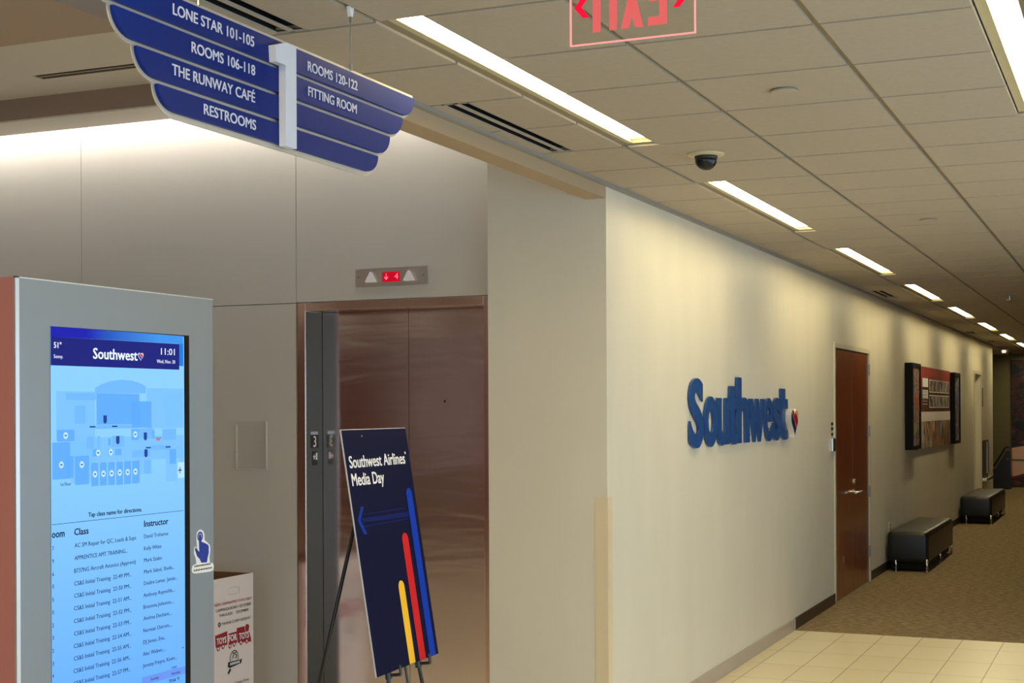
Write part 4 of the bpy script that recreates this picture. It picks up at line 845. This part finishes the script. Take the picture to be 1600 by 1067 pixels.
# ------------------------------------------------------------------ wall displays
def shadow_box(y0, y1, z0, z1, m, label):
    F = FX(XW); t = thing('framed_photo', label, 'framed photo', (XW, (y0 + y1) / 2, z0), 'black box frames on the corridor wall')
    b = MB(); d = .10; w = .07
    b.box(XW, XW + d, y0, y0 + w, z0, z1); b.box(XW, XW + d, y1 - w, y1, z0, z1); b.box(XW, XW + d, y0 + w, y1 - w, z0, z0 + .05); b.box(XW, XW + d, y0 + w, y1 - w, z1 - .05, z1)
    b.build('frame', M['matte_black'], t)
    b = MB(); b.rect(F, y0 + w, z0 + .05, y1 - w, z1 - .05, .085); b.build('picture', m, t)
shadow_box(18.66, 19.42, 1.355, 2.455, M['photo_suit'], 'deep black frame with orange-brown photo, left of the red board')
shadow_box(23.20, 23.98, 1.325, 2.43, M['photo_blue'], 'deep black frame with bluish photo, right of the red board')
def red_board():
    F = FX(XW); t = thing('display_board', 'red wall board with rows of portraits above a group photo', 'display board', (XW, 21.3, 1.33))
    b = MB(); b.box(XW + .002, XW + .03, 19.45, 23.18, 1.332, 2.445); b.build('backboard', M['brownboard'], t)
    b = MB(); b.rect(F, 19.45, 2.17, 23.18, 2.445, .0306); b.build('title_band', M['redboard'], t)
    b = MB(); b.rect(F, 19.45, 1.332, 23.18, 1.832, .0306); b.rect(F, 19.45, 1.70, 23.18, 1.832, .0312, 1); b.build('group_photo', [M['photo_group'], M['carton_out']], t)
    for z in (2.07, 2.23):
        b = MB(); b.rect(F, 20.06, z - .06, 20.62, z + .06, .032)
        b.build('caption', M['white'], t)
    b = MB()
    for i in range(5): b.rect(F, 20.06, 1.93 + i * .042, 20.55, 1.942 + i * .042, .032)
    b.build('caption', M['foam'], t)
    for z0, z1 in ((2.10, 2.28), (1.885, 2.065)):
        for i in range(6):
            a = 20.75 + i * .385
            b = MB(); b.rect(F, a, z0, a + .36, z1, .0315, 0); b.rect(F, a + .02, z0 + .012, a + .34, z1 - .012, .0325, 1); b.build('portrait', [M['white'], M['photo_bw']], t)
red_board()

# ------------------------------------------------------------------ the far end
def far_end():
    t = thing('door_2', None, None, (XW, 27.6, 0)); t['kind'] = 'structure'
    b = MB(); b.box(XW, XW + .02, 26.93, 26.99, 0, 2.55); b.box(XW, XW + .02, 28.19, 28.25, 0, 2.55); b.box(XW, XW + .02, 26.99, 28.19, 2.49, 2.55); b.build('door_frame', M['steel_frame'], t)
    b = MB(); b.box(XW - .37, XW - .33, 26.99, 28.19, .01, 2.49); o = b.build('door_leaf', M['wall'], t)
    b = MB(); b.tube((XW - .33, 28.1, 1.05), (XW - .27, 28.1, 1.05), .02); b.build('knob', M['grey_metal'], o)
    b = MB(); b.box(XW, XW + .012, 28.38, 28.56, 1.90, 2.26); tag(b.build('room_plaque', M['greyink']), 'narrow dark room plaque beside the far door alcove', 'sign')
    t = thing('drinking_fountain', 'recessed drinking fountain with a dark back panel past the far bench', 'drinking fountain', (XW, 28.87, .55))
    b = MB(); b.box(XW + .002, XW + .012, 28.22, 29.55, .55, 1.26); b.build('back_panel', mat('bronze_panel', lin(74, 58, 28), 0.4), t)
    b = MB(); b.box(XW + .012, XW + .03, 29.2, 29.5, .62, 1.22); b.build('steel_strip', M['grey_metal'], t)
    b = MB(); b.box(XW + .002, XW + .10, 28.3, 29.6, .50, .56); b.build('basin', M['chrome'], t, bevel=.01)
    b = MB(); b.tube((XW + .05, 28.9, .56), (XW + .06, 28.9, .62), .012); b.build('spout', M['chrome'], t)
    for z in (1.45, 1.52, 1.6, 1.66):
        pass
    # mural on the end wall
    F = FY(36.0); t = thing('wall_mural', 'dark red and black mural filling the far end wall', 'mural', (-.2, 36, 0))
    b = MB(); b.box(-2.745, 2.2, 35.96, 36.0, .05, 3.0); b.build('panel', M['mural_dark'], t)
    Fm = FY(35.96); b = MB(); b.flat(Fm, [(-2.74, .25), (-2.0, .47), (-2.0, 1.06), (-2.74, .93)], .001, 0); b.flat(Fm, [(-2.74, .62), (-2.0, .60), (-2.0, .66), (-2.74, .67)], .002, 1)
    b.flat(Fm, [(-2.74, .20), (-2.0, .38), (-2.0, .47), (-2.74, .25)], .001, 2); b.build('pale_block', [M['mural_pink'], M['mural_grey'], M['mural_red']], t)
    # black sloped-top cabinet in front of the olive wall
    F = FY(35.0); t = thing('low_cabinet', 'black cabinet with a sloping top against the olive end wall', 'cabinet', (-3.0, 35, 0))
    b = MB(); b.prism(F, [(-3.6, .0), (-2.70, .0), (-2.70, .89), (-2.795, .89), (-3.02, .47), (-3.6, .47)], -.5, 0); b.build('body', M['black_metal'], t)
    b = MB(); b.tube((-3.06, 34.98, .53), (-2.80, 34.98, .97), .022); b.tube((-2.80, 34.98, .97), (-2.70, 34.98, .97), .022); b.build('handrail', M['black'], t)
    b = MB(); b.rect(F, -2.775, .68, -2.735, .73, .002); b.build('label_plate', M['greyink'], t)
far_end()
